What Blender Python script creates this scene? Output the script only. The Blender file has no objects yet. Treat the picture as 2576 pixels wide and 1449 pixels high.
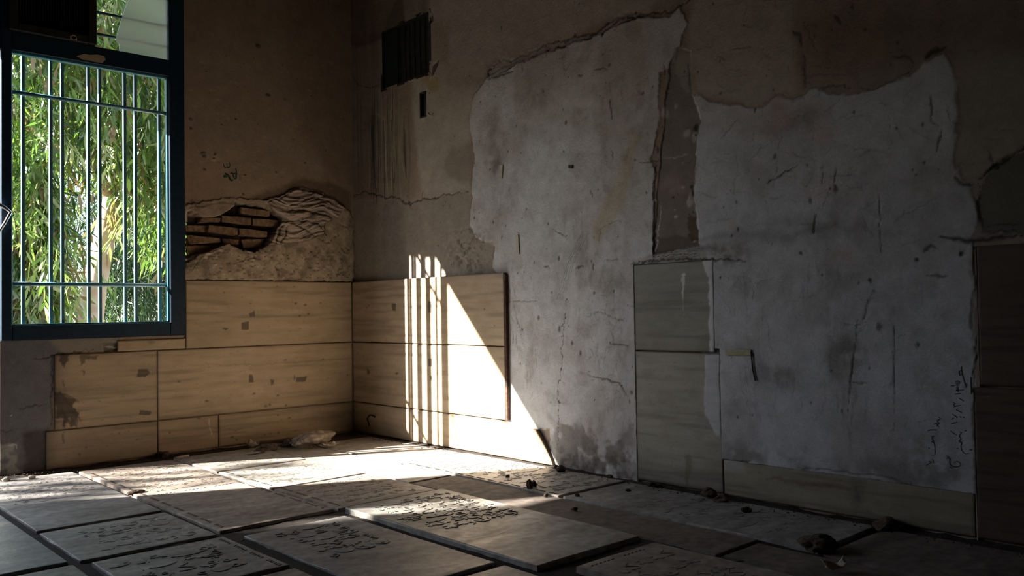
import bpy, bmesh, math, random
import numpy as np
from mathutils import Vector, Matrix

random.seed(7)
RNG = np.random.default_rng(7)
SC = bpy.context.scene
COL = SC.collection

# ------------------------------------------------------------------ survey of the place
# Camera and room were surveyed from the photograph: the window wall is the plane y=0
# (room at y<0), the long plastered wall the plane x=0 (room at x<0), floor z=0, metres.
W, H = 2576, 1449
FPX, YAW, PITCH, ROLL, CX, CY, CZ = 2159.07, 0.742914, 0.025445, -0.015903, -3.68432, -5.89715, 0.95
def _axes():
    f = np.array([math.sin(YAW)*math.cos(PITCH), math.cos(YAW)*math.cos(PITCH), math.sin(PITCH)])
    r0 = np.array([math.cos(YAW), -math.sin(YAW), 0.0]); u0 = np.cross(r0, f)
    r = math.cos(ROLL)*r0 + math.sin(ROLL)*u0; u = -math.sin(ROLL)*r0 + math.cos(ROLL)*u0
    return r, u, f
AR, AU, AF = _axes()
CAM = np.array([CX, CY, CZ])
def _ray(px, py): return FPX*AF + AR*(px - W/2) - AU*(py - H/2)
def LW(px, py, y=0.0):            # measured point on the window wall -> (x, z)
    d = _ray(px, py); p = CAM + d*((y - CAM[1])/d[1]); return (float(p[0]), float(p[2]))
def RW(px, py, x=0.0):            # measured point on the long wall -> (y, z)
    d = _ray(px, py); p = CAM + d*((x - CAM[0])/d[0]); return (float(p[1]), float(p[2]))
def FL(px, py, z=0.0):            # measured point on the floor -> (x, y)
    d = _ray(px, py); p = CAM + d*((z - CAM[2])/d[2]); return (float(p[0]), float(p[1]))

# ------------------------------------------------------------------ object helpers
def link(o, parent=None):
    COL.objects.link(o)
    if parent is not None: o.parent = parent
    return o
def tag(o, label=None, cat=None, group=None, kind=None):
    if label: o['label'] = label
    if cat: o['category'] = cat
    if group: o['group'] = group
    if kind: o['kind'] = kind
    return o
def empty(name, loc=(0, 0, 0), rz=0.0):
    o = bpy.data.objects.new(name, None); o.location = loc; o.rotation_euler = (0, 0, rz)
    o.empty_display_size = 0.1
    return link(o)
def mesh_obj(name, verts, faces, mat, parent=None, smooth=False, loc=None):
    me = bpy.data.meshes.new(name); me.from_pydata([tuple(map(float, v)) for v in verts], [], faces); me.update()
    if smooth: me.polygons.foreach_set('use_smooth', [True]*len(me.polygons))
    if mat: me.materials.append(mat)
    o = bpy.data.objects.new(name, me)
    if loc is not None: o.location = loc
    return link(o, parent)
def bm_obj(name, bm, mat, parent=None, smooth=False):
    me = bpy.data.meshes.new(name); bmesh.ops.recalc_face_normals(bm, faces=bm.faces[:]); bm.to_mesh(me); bm.free()
    if smooth: me.polygons.foreach_set('use_smooth', [True]*len(me.polygons))
    if mat: me.materials.append(mat)
    return link(bpy.data.objects.new(name, me), parent)
def add_box(bm, x0, x1, y0, y1, z0, z1):
    vs = [bm.verts.new((x, y, z)) for x in (x0, x1) for y in (y0, y1) for z in (z0, z1)]
    for f in ((0,1,3,2),(4,6,7,5),(0,4,5,1),(2,3,7,6),(0,2,6,4),(1,5,7,3)): bm.faces.new([vs[i] for i in f])
    return vs
def bevel(bm, w, seg=2):
    bmesh.ops.bevel(bm, geom=bm.edges[:], offset=w, segments=seg, affect='EDGES', profile=0.6)
def box_obj(name, x0, x1, y0, y1, z0, z1, mat, parent=None, bev=0.0):
    bm = bmesh.new(); add_box(bm, x0, x1, y0, y1, z0, z1)
    if bev: bevel(bm, bev)
    return bm_obj(name, bm, mat, parent)
def tube(bm, pts, radii, seg=8, caps=True):
    pts = [Vector(p) for p in pts]; rings = []
    if not hasattr(radii, '__len__'): radii = [radii]*len(pts)
    prev = None
    for i, p in enumerate(pts):
        d = (pts[min(i+1, len(pts)-1)] - pts[max(i-1, 0)]).normalized()
        a = prev if prev is not None else (Vector((0, 0, 1)) if abs(d.z) < .9 else Vector((1, 0, 0)))
        n = (a - d*a.dot(d)).normalized(); b = d.cross(n); prev = n
        rings.append([bm.verts.new(p + (n*math.cos(t) + b*math.sin(t))*radii[i]) for t in [2*math.pi*k/seg for k in range(seg)]])
    for i in range(len(rings)-1):
        for k in range(seg): bm.faces.new((rings[i][k], rings[i][(k+1) % seg], rings[i+1][(k+1) % seg], rings[i+1][k]))
    if caps: bm.faces.new(rings[0][::-1]); bm.faces.new(rings[-1])

# ------------------------------------------------------------------ noise on arrays
_LAT = RNG.random((256, 256))
def vnoise(x, y, seed=0):
    x = np.asarray(x, float) + seed*17.31; y = np.asarray(y, float) + seed*7.77
    xi = np.floor(x).astype(int); yi = np.floor(y).astype(int); fx = x - xi; fy = y - yi
    fx = fx*fx*(3-2*fx); fy = fy*fy*(3-2*fy)
    a = _LAT[xi & 255, yi & 255]; b = _LAT[(xi+1) & 255, yi & 255]; c = _LAT[xi & 255, (yi+1) & 255]; d = _LAT[(xi+1) & 255, (yi+1) & 255]
    return (a*(1-fx)+b*fx)*(1-fy) + (c*(1-fx)+d*fx)*fy
def fbm(x, y, seed=0, octv=4):
    s = 0; amp = .5; t = 0
    for k in range(octv):
        s = s + amp*vnoise(x*2**k, y*2**k, seed+k*3); t += amp; amp *= .5
    return s/t
def sstep(a, b, x):
    t = np.clip((x-a)/(b-a), 0, 1); return t*t*(3-2*t)

class Skin:
    """painted and modelled surface of a wall on a (u, v) grid: colour C, relief D (m towards the room)"""
    def __init__(s, us, vs, base, warp_seed=1):
        s.us, s.vs = us, vs
        s.U, s.V = np.meshgrid(us, vs, indexing='ij')
        s.C = np.empty(s.U.shape+(3,)); s.C[:] = base
        s.D = np.zeros(s.U.shape); s.seed = warp_seed
        s.n1 = fbm(s.U*9, s.V*9, warp_seed, 4)-.5; s.n2 = fbm(s.U*9+50, s.V*9+31, warp_seed+5, 4)-.5
        s.f1 = fbm(s.U*45, s.V*45, warp_seed+9, 3)-.5; s.f2 = fbm(s.U*45+9, s.V*45+4, warp_seed+13, 3)-.5
    def sub(s, pts, pad):
        p = np.array(pts); u0, v0 = p.min(0)-pad; u1, v1 = p.max(0)+pad
        i0, i1 = np.searchsorted(s.us, [u0, u1]); j0, j1 = np.searchsorted(s.vs, [v0, v1])
        return slice(max(i0-1, 0), i1+1), slice(max(j0-1, 0), j1+1)
    def _w(s, I, rag, fine):
        return s.U[I]+s.n1[I]*rag+s.f1[I]*fine, s.V[I]+s.n2[I]*rag+s.f2[I]*fine
    def apply(s, I, m, color, alpha, disp, mul):
        m = m*alpha if alpha is not None else m
        if color is not None:
            c = np.array(color)
            if mul: s.C[I] *= (1 - m[..., None]*(1-c))
            else: s.C[I] = s.C[I]*(1-m[..., None]) + c*m[..., None]
        return m
    def poly(s, pts, color=None, alpha=1., soft=.006, rag=.05, fine=.012, disp=0., mul=False, edge=None, edgew=.006, mod=None):
        I = s.sub(pts, .12+soft+rag); u, v = s._w(I, rag, fine); P = np.array(pts, float); n = len(P)
        d = np.full(u.shape, 1e9); ins = np.zeros(u.shape, bool)
        for k in range(n):
            a = P[k]; b = P[(k+1) % n]; e = b-a; wu = u-a[0]; wv = v-a[1]
            t = np.clip((wu*e[0]+wv*e[1])/(e@e+1e-12), 0, 1)
            d = np.minimum(d, (wu-e[0]*t)**2+(wv-e[1]*t)**2)
            c = ((a[1] <= v) & (b[1] > v)) | ((b[1] <= v) & (a[1] > v))
            if e[1] != 0: ins ^= c & (u < a[0]+(v-a[1])/e[1]*e[0])
        sd = np.sqrt(d)*np.where(ins, 1, -1)
        m = sstep(-soft, soft, sd)
        if mod is not None: m = m*mod(s.U[I], s.V[I])
        s.apply(I, m, color, alpha, disp, mul)
        if disp: s.D[I] += disp*m
        if edge is not None:
            en = np.exp(-(sd/edgew)**2)*sstep(.42, .58, fbm(s.U[I]*14, s.V[I]*14, s.seed+21, 3)+.08)
            s.C[I] *= (1-en[..., None]*(1-np.array(edge)))
        return I, m, sd
    def line(s, pts, w=.004, color=(.03, .025, .02), alpha=.85, disp=0., rag=.02, fine=.02, fade=True, mul=False, soft=1.):
        I = s.sub(pts, w*2.5+rag+fine+.01); u, v = s._w(I, rag, fine); P = np.array(pts, float)
        d = np.full(u.shape, 1e9); T = np.zeros(u.shape); L = 0
        ln = [np.hypot(*(P[k+1]-P[k])) for k in range(len(P)-1)]; tot = sum(ln)+1e-9
        for k in range(len(P)-1):
            a = P[k]; b = P[k+1]; e = b-a; wu = u-a[0]; wv = v-a[1]
            t = np.clip((wu*e[0]+wv*e[1])/(e@e+1e-12), 0, 1); dd = (wu-e[0]*t)**2+(wv-e[1]*t)**2
            nr = dd < d; d = np.where(nr, dd, d); T = np.where(nr, (L+t*ln[k])/tot, T); L += ln[k]
        ww = w*(.35+.65*np.sin(np.pi*np.clip(T, .03, .97))) if fade else w
        m = np.exp(-(np.sqrt(d)/ww)**2/soft)
        s.apply(I, m, color, alpha, disp, mul)
        if disp: s.D[I] += disp*m
    def blob(s, c, ru, rv, color=None, alpha=1., disp=0., mul=False, rag=.04, hard=1., noise=0., fine=.01):
        I = s.sub([(c[0]-ru*2, c[1]-rv*2), (c[0]+ru*2, c[1]+rv*2)], rag); u, v = s._w(I, rag, fine)
        q = ((u-c[0])/ru)**2+((v-c[1])/rv)**2; m = np.exp(-q**hard)
        if noise: m = m*sstep(.5-noise, .5+noise*.3, fbm(s.U[I]*22, s.V[I]*22, s.seed+33, 4))
        s.apply(I, m, color, alpha, disp, mul)
        if disp: s.D[I] += disp*m
    def specks(s, n, region, smin, smax, color, alpha, disp=0., elong=1., rng=None, vert=False):
        P = np.array(region); u0, v0 = P.min(0); u1, v1 = P.max(0)
        for k in range(n):
            c = (RNG.uniform(u0, u1), RNG.uniform(v0, v1)); r = RNG.uniform(smin, smax); e = RNG.uniform(1, elong)
            if vert: s.blob(c, r, r*e, color, alpha, disp, rag=.02, hard=2)
            else: s.blob(c, r*e, r, color, alpha, disp, rag=.02, hard=2)
    def scratches(s, n, region, lmin, lmax, w, color, alpha, ang=0., spread=3.14, disp=0.):
        P = np.array(region); u0, v0 = P.min(0); u1, v1 = P.max(0)
        for k in range(n):
            a = ang+RNG.uniform(-spread, spread)/2; l = RNG.uniform(lmin, lmax); c = (RNG.uniform(u0, u1), RNG.uniform(v0, v1))
            pts = [c]
            for q in range(3):
                a += RNG.uniform(-.3, .3); pts.append((pts[-1][0]+math.cos(a)*l/3, pts[-1][1]+math.sin(a)*l/3))
            s.line(pts, w*RNG.uniform(.5, 1.3), color, alpha*RNG.uniform(.4, 1), disp)
    def build(s, name, place, mat, keep=None, parent=None, thick=None, smooth=True):
        nu, nv = s.U.shape; P = place(s.U, s.V, s.D).reshape(-1, 3)
        idx = np.arange(nu*nv).reshape(nu, nv)
        q = np.stack([idx[:-1, :-1], idx[1:, :-1], idx[1:, 1:], idx[:-1, 1:]], -1)
        if keep is not None:
            k = keep((s.U[:-1, :-1]+s.U[1:, 1:])/2, (s.V[:-1, :-1]+s.V[1:, 1:])/2); q = q[k]
        q = q.reshape(-1, 4)
        # face direction towards the room
        a, b, c = P[q[0, 0]], P[q[0, 1]], P[q[0, 2]]; n = np.cross(b-a, c-a)
        toroom = place(np.zeros((1, 1)), np.zeros((1, 1)), np.ones((1, 1))).reshape(3)-place(np.zeros((1, 1)), np.zeros((1, 1)), np.zeros((1, 1))).reshape(3)
        if n@toroom < 0: q = q[:, ::-1]
        extra_v = np.zeros((0, 3)); extra_q = np.zeros((0, 4), int)
        if thick is not None and keep is None:   # slab sides and back
            per = np.concatenate([idx[:, 0], idx[-1, 1:], idx[-2::-1, -1], idx[0, -2:0:-1]])
            bk = P[per]-toroom*thick; base = len(P); m = len(per)
            extra_v = bk; r = np.arange(m); nx = (r+1) % m
            extra_q = np.stack([per[r], base+r, base+nx, per[nx]], -1)
            if n@toroom < 0: extra_q = extra_q[:, ::-1]
        V = np.concatenate([P, extra_v]); Q = np.concatenate([q, extra_q])
        me = bpy.data.meshes.new(name); me.vertices.add(len(V)); me.vertices.foreach_set('co', V.astype(np.float32).ravel())
        me.loops.add(len(Q)*4); me.loops.foreach_set('vertex_index', Q.astype(np.int32).ravel())
        me.polygons.add(len(Q)); me.polygons.foreach_set('loop_start', (np.arange(len(Q))*4).astype(np.int32))
        try: me.polygons.foreach_set('loop_total', np.full(len(Q), 4, np.int32))
        except Exception: pass
        sm = np.zeros(len(Q), bool); sm[:len(q)] = smooth; me.polygons.foreach_set('use_smooth', sm)
        me.update(calc_edges=True)
        at = me.color_attributes.new('wear', 'FLOAT_COLOR', 'POINT')
        C = np.ones((len(V), 4), np.float32); C[:len(P), :3] = np.clip(s.C.reshape(-1, 3), 0, 1)
        if len(extra_v): C[len(P):, :3] = np.clip(s.C.reshape(-1, 3)[per], 0, 1)*.45
        at.data.foreach_set('color', C.ravel())
        me.materials.append(mat); me.validate()
        return link(bpy.data.objects.new(name, me), parent)

# ------------------------------------------------------------------ materials
def mat_new(name):
    m = bpy.data.materials.new(name); m.use_nodes = True; nt = m.node_tree; b = nt.nodes['Principled BSDF']; return m, nt, b
def simple(name, col, rough=.7, metal=0., spec=.3, noise=None, bump=0., bscale=60):
    m, nt, b = mat_new(name); b.inputs['Roughness'].default_value = rough; b.inputs['Metallic'].default_value = metal
    b.inputs['Specular IOR Level'].default_value = spec; b.inputs['Base Color'].default_value = (*col, 1)
    if noise or bump:
        tc = nt.nodes.new('ShaderNodeTexCoord'); n = nt.nodes.new('ShaderNodeTexNoise'); n.inputs['Scale'].default_value = bscale; n.inputs['Detail'].default_value = 6
        nt.links.new(tc.outputs['Object'], n.inputs['Vector'])
        if noise:
            mx = nt.nodes.new('ShaderNodeMix'); mx.data_type = 'RGBA'; mx.inputs[6].default_value = (*col, 1); mx.inputs[7].default_value = (*noise, 1)
            r = nt.nodes.new('ShaderNodeValToRGB'); r.color_ramp.elements[0].position = .4; r.color_ramp.elements[1].position = .62
            nt.links.new(n.outputs['Fac'], r.inputs[0]); nt.links.new(r.outputs[0], mx.inputs[0]); nt.links.new(mx.outputs[2], b.inputs['Base Color'])
        if bump:
            bp = nt.nodes.new('ShaderNodeBump'); bp.inputs['Strength'].default_value = 1; bp.inputs['Distance'].default_value = bump
            nt.links.new(n.outputs['Fac'], bp.inputs['Height']); nt.links.new(bp.outputs[0], b.inputs['Normal'])
    return m
def skin_mat(name, rough=.85, scale=(1, 1, 1), b1=.003, b2=.0012, var=.25, spec=.25, nscale=9):
    m, nt, b = mat_new(name); N = nt.nodes; L = nt.links
    b.inputs['Roughness'].default_value = rough; b.inputs['Specular IOR Level'].default_value = spec
    at = N.new('ShaderNodeAttribute'); at.attribute_name = 'wear'
    tc = N.new('ShaderNodeTexCoord'); mp = N.new('ShaderNodeMapping'); mp.inputs['Scale'].default_value = scale; L.new(tc.outputs['Object'], mp.inputs[0])
    n1 = N.new('ShaderNodeTexNoise'); n1.inputs['Scale'].default_value = nscale; n1.inputs['Detail'].default_value = 9; n1.inputs['Roughness'].default_value = .65; L.new(mp.outputs[0], n1.inputs['Vector'])
    n2 = N.new('ShaderNodeTexNoise'); n2.inputs['Scale'].default_value = 110; n2.inputs['Detail'].default_value = 5; L.new(tc.outputs['Object'], n2.inputs['Vector'])
    mr = N.new('ShaderNodeMapRange'); mr.inputs['From Min'].default_value = .3; mr.inputs['From Max'].default_value = .7; mr.inputs['To Min'].default_value = 1-var; mr.inputs['To Max'].default_value = 1+var*.6
    L.new(n1.outputs['Fac'], mr.inputs['Value'])
    mr2 = N.new('ShaderNodeMapRange'); mr2.inputs['From Min'].default_value = .35; mr2.inputs['From Max'].default_value = .65; mr2.inputs['To Min'].default_value = 1-var*.5; mr2.inputs['To Max'].default_value = 1+var*.3
    L.new(n2.outputs['Fac'], mr2.inputs['Value'])
    mu = N.new('ShaderNodeMath'); mu.operation = 'MULTIPLY'; L.new(mr.outputs[0], mu.inputs[0]); L.new(mr2.outputs[0], mu.inputs[1])
    vm = N.new('ShaderNodeVectorMath'); vm.operation = 'SCALE'; L.new(at.outputs['Color'], vm.inputs[0]); L.new(mu.outputs[0], vm.inputs['Scale'])
    L.new(vm.outputs[0], b.inputs['Base Color'])
    ad = N.new('ShaderNodeMath'); ad.operation = 'MULTIPLY_ADD'; L.new(n2.outputs['Fac'], ad.inputs[0]); ad.inputs[1].default_value = b2/max(b1, 1e-6); L.new(n1.outputs['Fac'], ad.inputs[2])
    bp = N.new('ShaderNodeBump'); bp.inputs['Distance'].default_value = b1; L.new(ad.outputs[0], bp.inputs['Height']); L.new(bp.outputs[0], b.inputs['Normal'])
    return m
M_PLASTER = skin_mat('old_plaster', .9, b1=.005, b2=.0022, var=.16, nscale=11)
M_TRAV = skin_mat('travertine', .5, scale=(.6, .6, 5), b1=.0010, b2=.0006, var=.14, spec=.35, nscale=5)

def stone_mat(name, c1, c2, rough=.5):
    m, nt, b = mat_new(name); N = nt.nodes; L = nt.links
    tc = N.new('ShaderNodeTexCoord'); gm = N.new('ShaderNodeNewGeometry')
    mp = N.new('ShaderNodeMapping'); mp.inputs['Scale'].default_value = (1, 2.6, 1); L.new(gm.outputs['Position'], mp.inputs[0])
    n1 = N.new('ShaderNodeTexNoise'); n1.inputs['Scale'].default_value = 2.6; n1.inputs['Detail'].default_value = 10; n1.inputs['Roughness'].default_value = .62; n1.inputs['Distortion'].default_value = .6; L.new(mp.outputs[0], n1.inputs['Vector'])
    n2 = N.new('ShaderNodeTexNoise'); n2.inputs['Scale'].default_value = 24; n2.inputs['Detail'].default_value = 8; L.new(gm.outputs['Position'], n2.inputs['Vector'])
    r = N.new('ShaderNodeValToRGB'); r.color_ramp.elements[0].position = .36; r.color_ramp.elements[1].position = .66; r.color_ramp.elements[0].color = (*c2, 1); r.color_ramp.elements[1].color = (*c1, 1)
    L.new(n1.outputs['Fac'], r.inputs[0])
    mr = N.new('ShaderNodeMapRange'); mr.inputs['From Min'].default_value = .3; mr.inputs['From Max'].default_value = .65; mr.inputs['To Min'].default_value = .62; mr.inputs['To Max'].default_value = 1.12; L.new(n2.outputs['Fac'], mr.inputs['Value'])
    vm = N.new('ShaderNodeVectorMath'); vm.operation = 'SCALE'; L.new(r.outputs[0], vm.inputs[0]); L.new(mr.outputs[0], vm.inputs['Scale']); L.new(vm.outputs[0], b.inputs['Base Color'])
    rr = N.new('ShaderNodeMapRange'); rr.inputs['To Min'].default_value = rough+.2; rr.inputs['To Max'].default_value = rough-.15; L.new(n1.outputs['Fac'], rr.inputs['Value']); L.new(rr.outputs[0], b.inputs['Roughness'])
    b.inputs['Specular IOR Level'].default_value = .4
    ad = N.new('ShaderNodeMath'); ad.operation = 'MULTIPLY_ADD'; L.new(n2.outputs['Fac'], ad.inputs[0]); ad.inputs[1].default_value = .35; L.new(n1.outputs['Fac'], ad.inputs[2])
    bp = N.new('ShaderNodeBump'); bp.inputs['Distance'].default_value = .006; bp.inputs['Strength'].default_value = .7; L.new(ad.outputs[0], bp.inputs['Height']); L.new(bp.outputs[0], b.inputs['Normal'])
    return m
M_STONE = [stone_mat('grave_marble_grey', (.36, .34, .32), (.20, .18, .165), .5),
           stone_mat('grave_marble_warm', (.38, .32, .27), (.22, .18, .15), .55),
           stone_mat('grave_marble_pale', (.44, .42, .38), (.27, .24, .20), .5),
           stone_mat('grave_marble_skytint', (.27, .29, .31), (.17, .18, .19), .42)]  # last one: blue tint stands in for reflected sky
M_DUST = stone_mat('earth_filled_slab', (.22, .18, .15), (.11, .088, .072), .8)
M_CARVE = simple('carved_letter', (.20, .18, .155), .75, bump=.001, bscale=90)
M_TICKSHADE = simple('tick_shade', (.05, .045, .04), .8)  # dark colour stands in for shade in the carved border ticks
M_EARTH = simple('floor_earth', (.035, .028, .022), .95, noise=(.06, .05, .04), bump=.012, bscale=45)
M_BLUE = simple('blue_paint', (.0035, .016, .034), .5, noise=(.006, .024, .046), bump=.0006, bscale=40)
M_BLUE_LIT = simple('lit_blue_paint', (.03, .16, .21), .4, noise=(.05, .22, .27), bump=.0005, bscale=30)
M_BAR = simple('bar_paint', (.07, .17, .21), .35, bump=.0004, bscale=90, spec=.5)
M_WOOD = simple('bare_wood', (.42, .33, .22), .85, bump=.001, bscale=70)
M_STEEL = simple('worn_steel', (.55, .55, .56), .3, metal=.9, bump=.0004, bscale=80)
M_BLACK = simple('dark_metal', (.014, .013, .013), .6, noise=(.022, .02, .018), bump=.0006, bscale=50)
M_RECESS = simple('scorched_board', (.010, .014, .011), .75, noise=(.028, .026, .022), bump=.003, bscale=14)
M_BRICK = simple('old_brick', (.23, .15, .085), .95, noise=(.14, .085, .05), bump=.004, bscale=38)
M_ROOM = simple('room_plaster', (.07, .055, .045), .92, noise=(.05, .04, .032), bump=.003, bscale=8)
M_CEIL = simple('ceiling_plaster', (.07, .06, .05), .92, noise=(.05, .042, .036), bump=.003, bscale=6)
M_OUTW = simple('outer_wall', (.50, .44, .36), .9, noise=(.42, .37, .30), bump=.004, bscale=10)
M_GROUND = simple('dusty_ground', (.26, .23, .19), .95, noise=(.18, .16, .13), bump=.02, bscale=4)
M_TAPE = simple('adhesive_tape', (.42, .38, .22), .35, noise=(.34, .31, .17), bump=.001, bscale=40)
M_PLASTIC = simple('cloudy_plastic', (.30, .245, .21), .35, noise=(.20, .16, .135), bump=.010, bscale=16)
M_CARD = simple('packet_card', (.42, .32, .10), .6, noise=(.62, .58, .5), bump=.0, bscale=42)
M_PAPER = simple('dirty_paper', (.5, .43, .34), .8, noise=(.36, .3, .24), bump=.001, bscale=60)
M_RAG = simple('dirty_rag', (.14, .105, .085), .9, noise=(.07, .05, .04), bump=.003, bscale=50)
M_CLOD = simple('earth_clod', (.05, .036, .028), .95, noise=(.10, .07, .05), bump=.004, bscale=70)
M_RUBBLE = simple('plaster_crumb', (.40, .36, .31), .95, noise=(.26, .22, .19), bump=.003, bscale=60)
M_INKG = simple('green_ink', (.006, .045, .016), .6)
M_INKK = simple('black_ink', (.008, .008, .010), .6)
M_PEN = simple('faded_pen', (.05, .05, .055), .7)
M_BARK = simple('pale_bark', (.42, .31, .22), .85, noise=(.52, .42, .33), bump=.012, bscale=5)
def leaf_mat():
    m, nt, b = mat_new('leaf'); N = nt.nodes; L = nt.links
    at = N.new('ShaderNodeAttribute'); at.attribute_name = 'wear'
    b.inputs['Roughness'].default_value = .3; b.inputs['Specular IOR Level'].default_value = .6; L.new(at.outputs['Color'], b.inputs['Base Color'])
    tr = N.new('ShaderNodeBsdfTranslucent'); g = N.new('ShaderNodeVectorMath'); g.operation = 'MULTIPLY'; g.inputs[1].default_value = (1.6, 1.85, .9)
    L.new(at.outputs['Color'], g.inputs[0]); L.new(g.outputs[0], tr.inputs['Color'])
    mx = N.new('ShaderNodeMixShader'); mx.inputs[0].default_value = .42; L.new(b.outputs[0], mx.inputs[1]); L.new(tr.outputs[0], mx.inputs[2])
    L.new(mx.outputs[0], N['Material Output'].inputs['Surface']); return m
M_LEAF = leaf_mat()
def frosted():
    m, nt, b = mat_new('dirty_frosted_glass'); N = nt.nodes; L = nt.links
    b.inputs['Base Color'].default_value = (.86, .90, .88, 1); b.inputs['Roughness'].default_value = .28; b.inputs['Transmission Weight'].default_value = .9; b.inputs['IOR'].default_value = 1.2
    tr = N.new('ShaderNodeBsdfTranslucent'); tr.inputs['Color'].default_value = (.60, .64, .64, 1)
    mx = N.new('ShaderNodeMixShader'); mx.inputs[0].default_value = .35; L.new(b.outputs[0], mx.inputs[1]); L.new(tr.outputs[0], mx.inputs[2])
    L.new(mx.outputs[0], N['Material Output'].inputs['Surface']); return m
M_GLASS = frosted()

# ================================================================== SETTING
WX0, WX1 = -2.395, -1.440     # clear opening of the barred window
WZ0, WZ1 = 0.903, 2.590
FX0, FX1 = -2.455, -1.335     # outer edges of its frame
FZ0 = 0.812
TZ0, TZ1 = 2.590, 2.705       # transom
UZ1 = 3.42                    # head of the upper light
DX0, DX1 = -5.05, -2.455      # doorway beyond the frame's left post
CEIL = 3.9
ROOMX, ROOMY = -8.2, -7.6
QX0, QX1, QZ0, QZ1 = -7.1, -6.2, 2.55, 3.5     # unseen high opening added to let a sun patch onto the floor

# ---------------- long wall (right)
def lin(a, b, st): return np.linspace(a, b, max(2, int(round((b-a)/st))+1))
us = np.concatenate([lin(ROOMY, -5.05, .12)[:-1], lin(-5.05, .03, .005)])
vs = np.concatenate([lin(-.06, 3.52, .005), [3.62, 3.75, CEIL]])
S = Skin(us, vs, (.31, .24, .19), 1)
P = lambda *q: [RW(*c, .02) for c in q]
S.D += .006*(fbm(S.U*1.3, S.V*1.3, 4, 3)-.5) + .004*(fbm(S.U*7, S.V*7, 6, 4)-.5) + .0015*S.f1
big = fbm(S.U*1.6, S.V*1.6, 11, 4)[..., None]; S.C *= .75+.5*big
S.C *= (.86+.28*fbm(S.U*14, S.V*2.0, 14, 4))[..., None]
# the plaster is built out to the cladding face past the broken edge
S.D += .026*sstep(-2.15, -2.80, S.U)
# soot at the corner top, tide line of an old arch, plaster darker by the corner
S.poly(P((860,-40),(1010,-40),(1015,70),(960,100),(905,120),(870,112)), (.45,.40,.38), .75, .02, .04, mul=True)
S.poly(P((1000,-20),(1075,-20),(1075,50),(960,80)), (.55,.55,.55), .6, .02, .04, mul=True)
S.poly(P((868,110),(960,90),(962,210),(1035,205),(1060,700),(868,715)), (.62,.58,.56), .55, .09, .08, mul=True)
# lower grey damp zone under the crack
S.poly(P((880,505),(960,500),(1010,505),(1060,500),(1110,490),(1180,485),(1190,600),(1238,620),(1262,690),(885,712)), (.30,.255,.21), .75, .012, .05, disp=-.003)
S.poly(P((960,500),(1010,505),(1025,700),(960,705)), (.72,.74,.78), .6, .02, .05, mul=True)
# drip stains under the switch recess
for i in range(46):
    x = random.uniform(925, 1028); y0 = random.uniform(200, 330); y1 = random.uniform(420, 520)
    lt = random.random() < .35
    S.line(P((x, y0), (x+random.uniform(-3, 5), (y0+y1)/2), (x+random.uniform(-2, 8), y1)), random.uniform(.004, .012), (.42,.37,.28) if lt else (.045,.038,.028), random.uniform(.4, .8), -.0006, rag=.01, fine=.004)
for x, w in ((875, .006), (895, .008), (904, .006)):
    S.line(P((x, 110), (x+2, 330), (x+4, 500)), w, (.08,.055,.04), .5, rag=.01)
S.line(P((928,300),(938,345),(940,420)), .02, (.07,.08,.085), .5); S.line(P((945,285),(962,300)), .012, (.45,.38,.28), .5)
S.poly(P((964,205),(1030,205),(1032,320),(1026,480),(985,500),(975,330)), (.82,.84,.74), .5, .02, .03, mul=True)
# big pale replastered area
WHITE = (.60,.585,.58)
pale1 = P((1222,196),(1262,168),(1300,150),(1400,118),(1490,92),(1560,60),(1620,48),(1690,40),(1715,20),(1735,60),(1700,170),(1668,185),(1664,250),(1668,290),(1655,345),(1640,400),(1650,430),(1652,652),(1604,662),(1602,690),(1614,1240),(1395,1240),(1380,1080),(1268,1070),(1262,700),(1236,675),(1242,618),(1195,600),(1180,568),(1185,430),(1192,395),(1176,300),(1188,240))
S.poly(pale1, WHITE, .95, .007, .035, .018, disp=.004, edge=(.55,.5,.46), edgew=.006)
def blotch(pts, seed, cols):
    for k, (c_, al, sc, lo) in enumerate(cols):
        S.poly(pts, c_, al, .05, .05, .02, mul=True, mod=lambda u, v: sstep(lo, lo+.16, fbm(u*sc, v*sc*.8, seed+k*5, 5)))
blotch(pale1, 60, [((.80,.74,.70), .55, 3.0, .50), ((.72,.68,.64), .5, 9, .54), ((.86,.84,.80), .5, 26, .52)])
S.poly(P((1190,200),(1330,160),(1350,330),(1280,500),(1290,640),(1240,700),(1185,560)), (.80,.76,.72), .6, .08, .1, mul=True, mod=lambda u, v: sstep(.40, .60, fbm(u*7, v*7, 77, 5)))
S.poly(P((1300,60),(1720,0),(1720,420),(1300,300)), (.84,.78,.74), .7, .12, .12, mul=True)
# rough rim above it
S.poly(P((1222,180),(1262,150),(1330,128),(1440,96),(1500,85),(1545,52),(1580,36),(1640,36),(1600,52),(1560,66),(1490,96),(1400,122),(1300,156),(1240,196),(1228,200)), (.40,.33,.29), .85, .006, .03, .02, disp=-.006, edge=(.15,.12,.1), edgew=.006)
S.line(P((1222,178),(1262,150),(1290,145),(1330,130),(1390,108),(1440,98),(1445,90),(1500,85),(1530,60),(1560,42),(1600,44),(1640,34),(1700,28),(1735,5),(1745,-10)), .006, (.03,.025,.02), .85, -.005, rag=.03, fine=.03)
S.line(P((1545,62),(1562,45),(1580,35),(1600,45)), .012, (.05,.04,.035), .8, -.008)
S.line(P((1240,196),(1275,182),(1290,176)), .007, (.04,.035,.03), .9, -.003)
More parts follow.
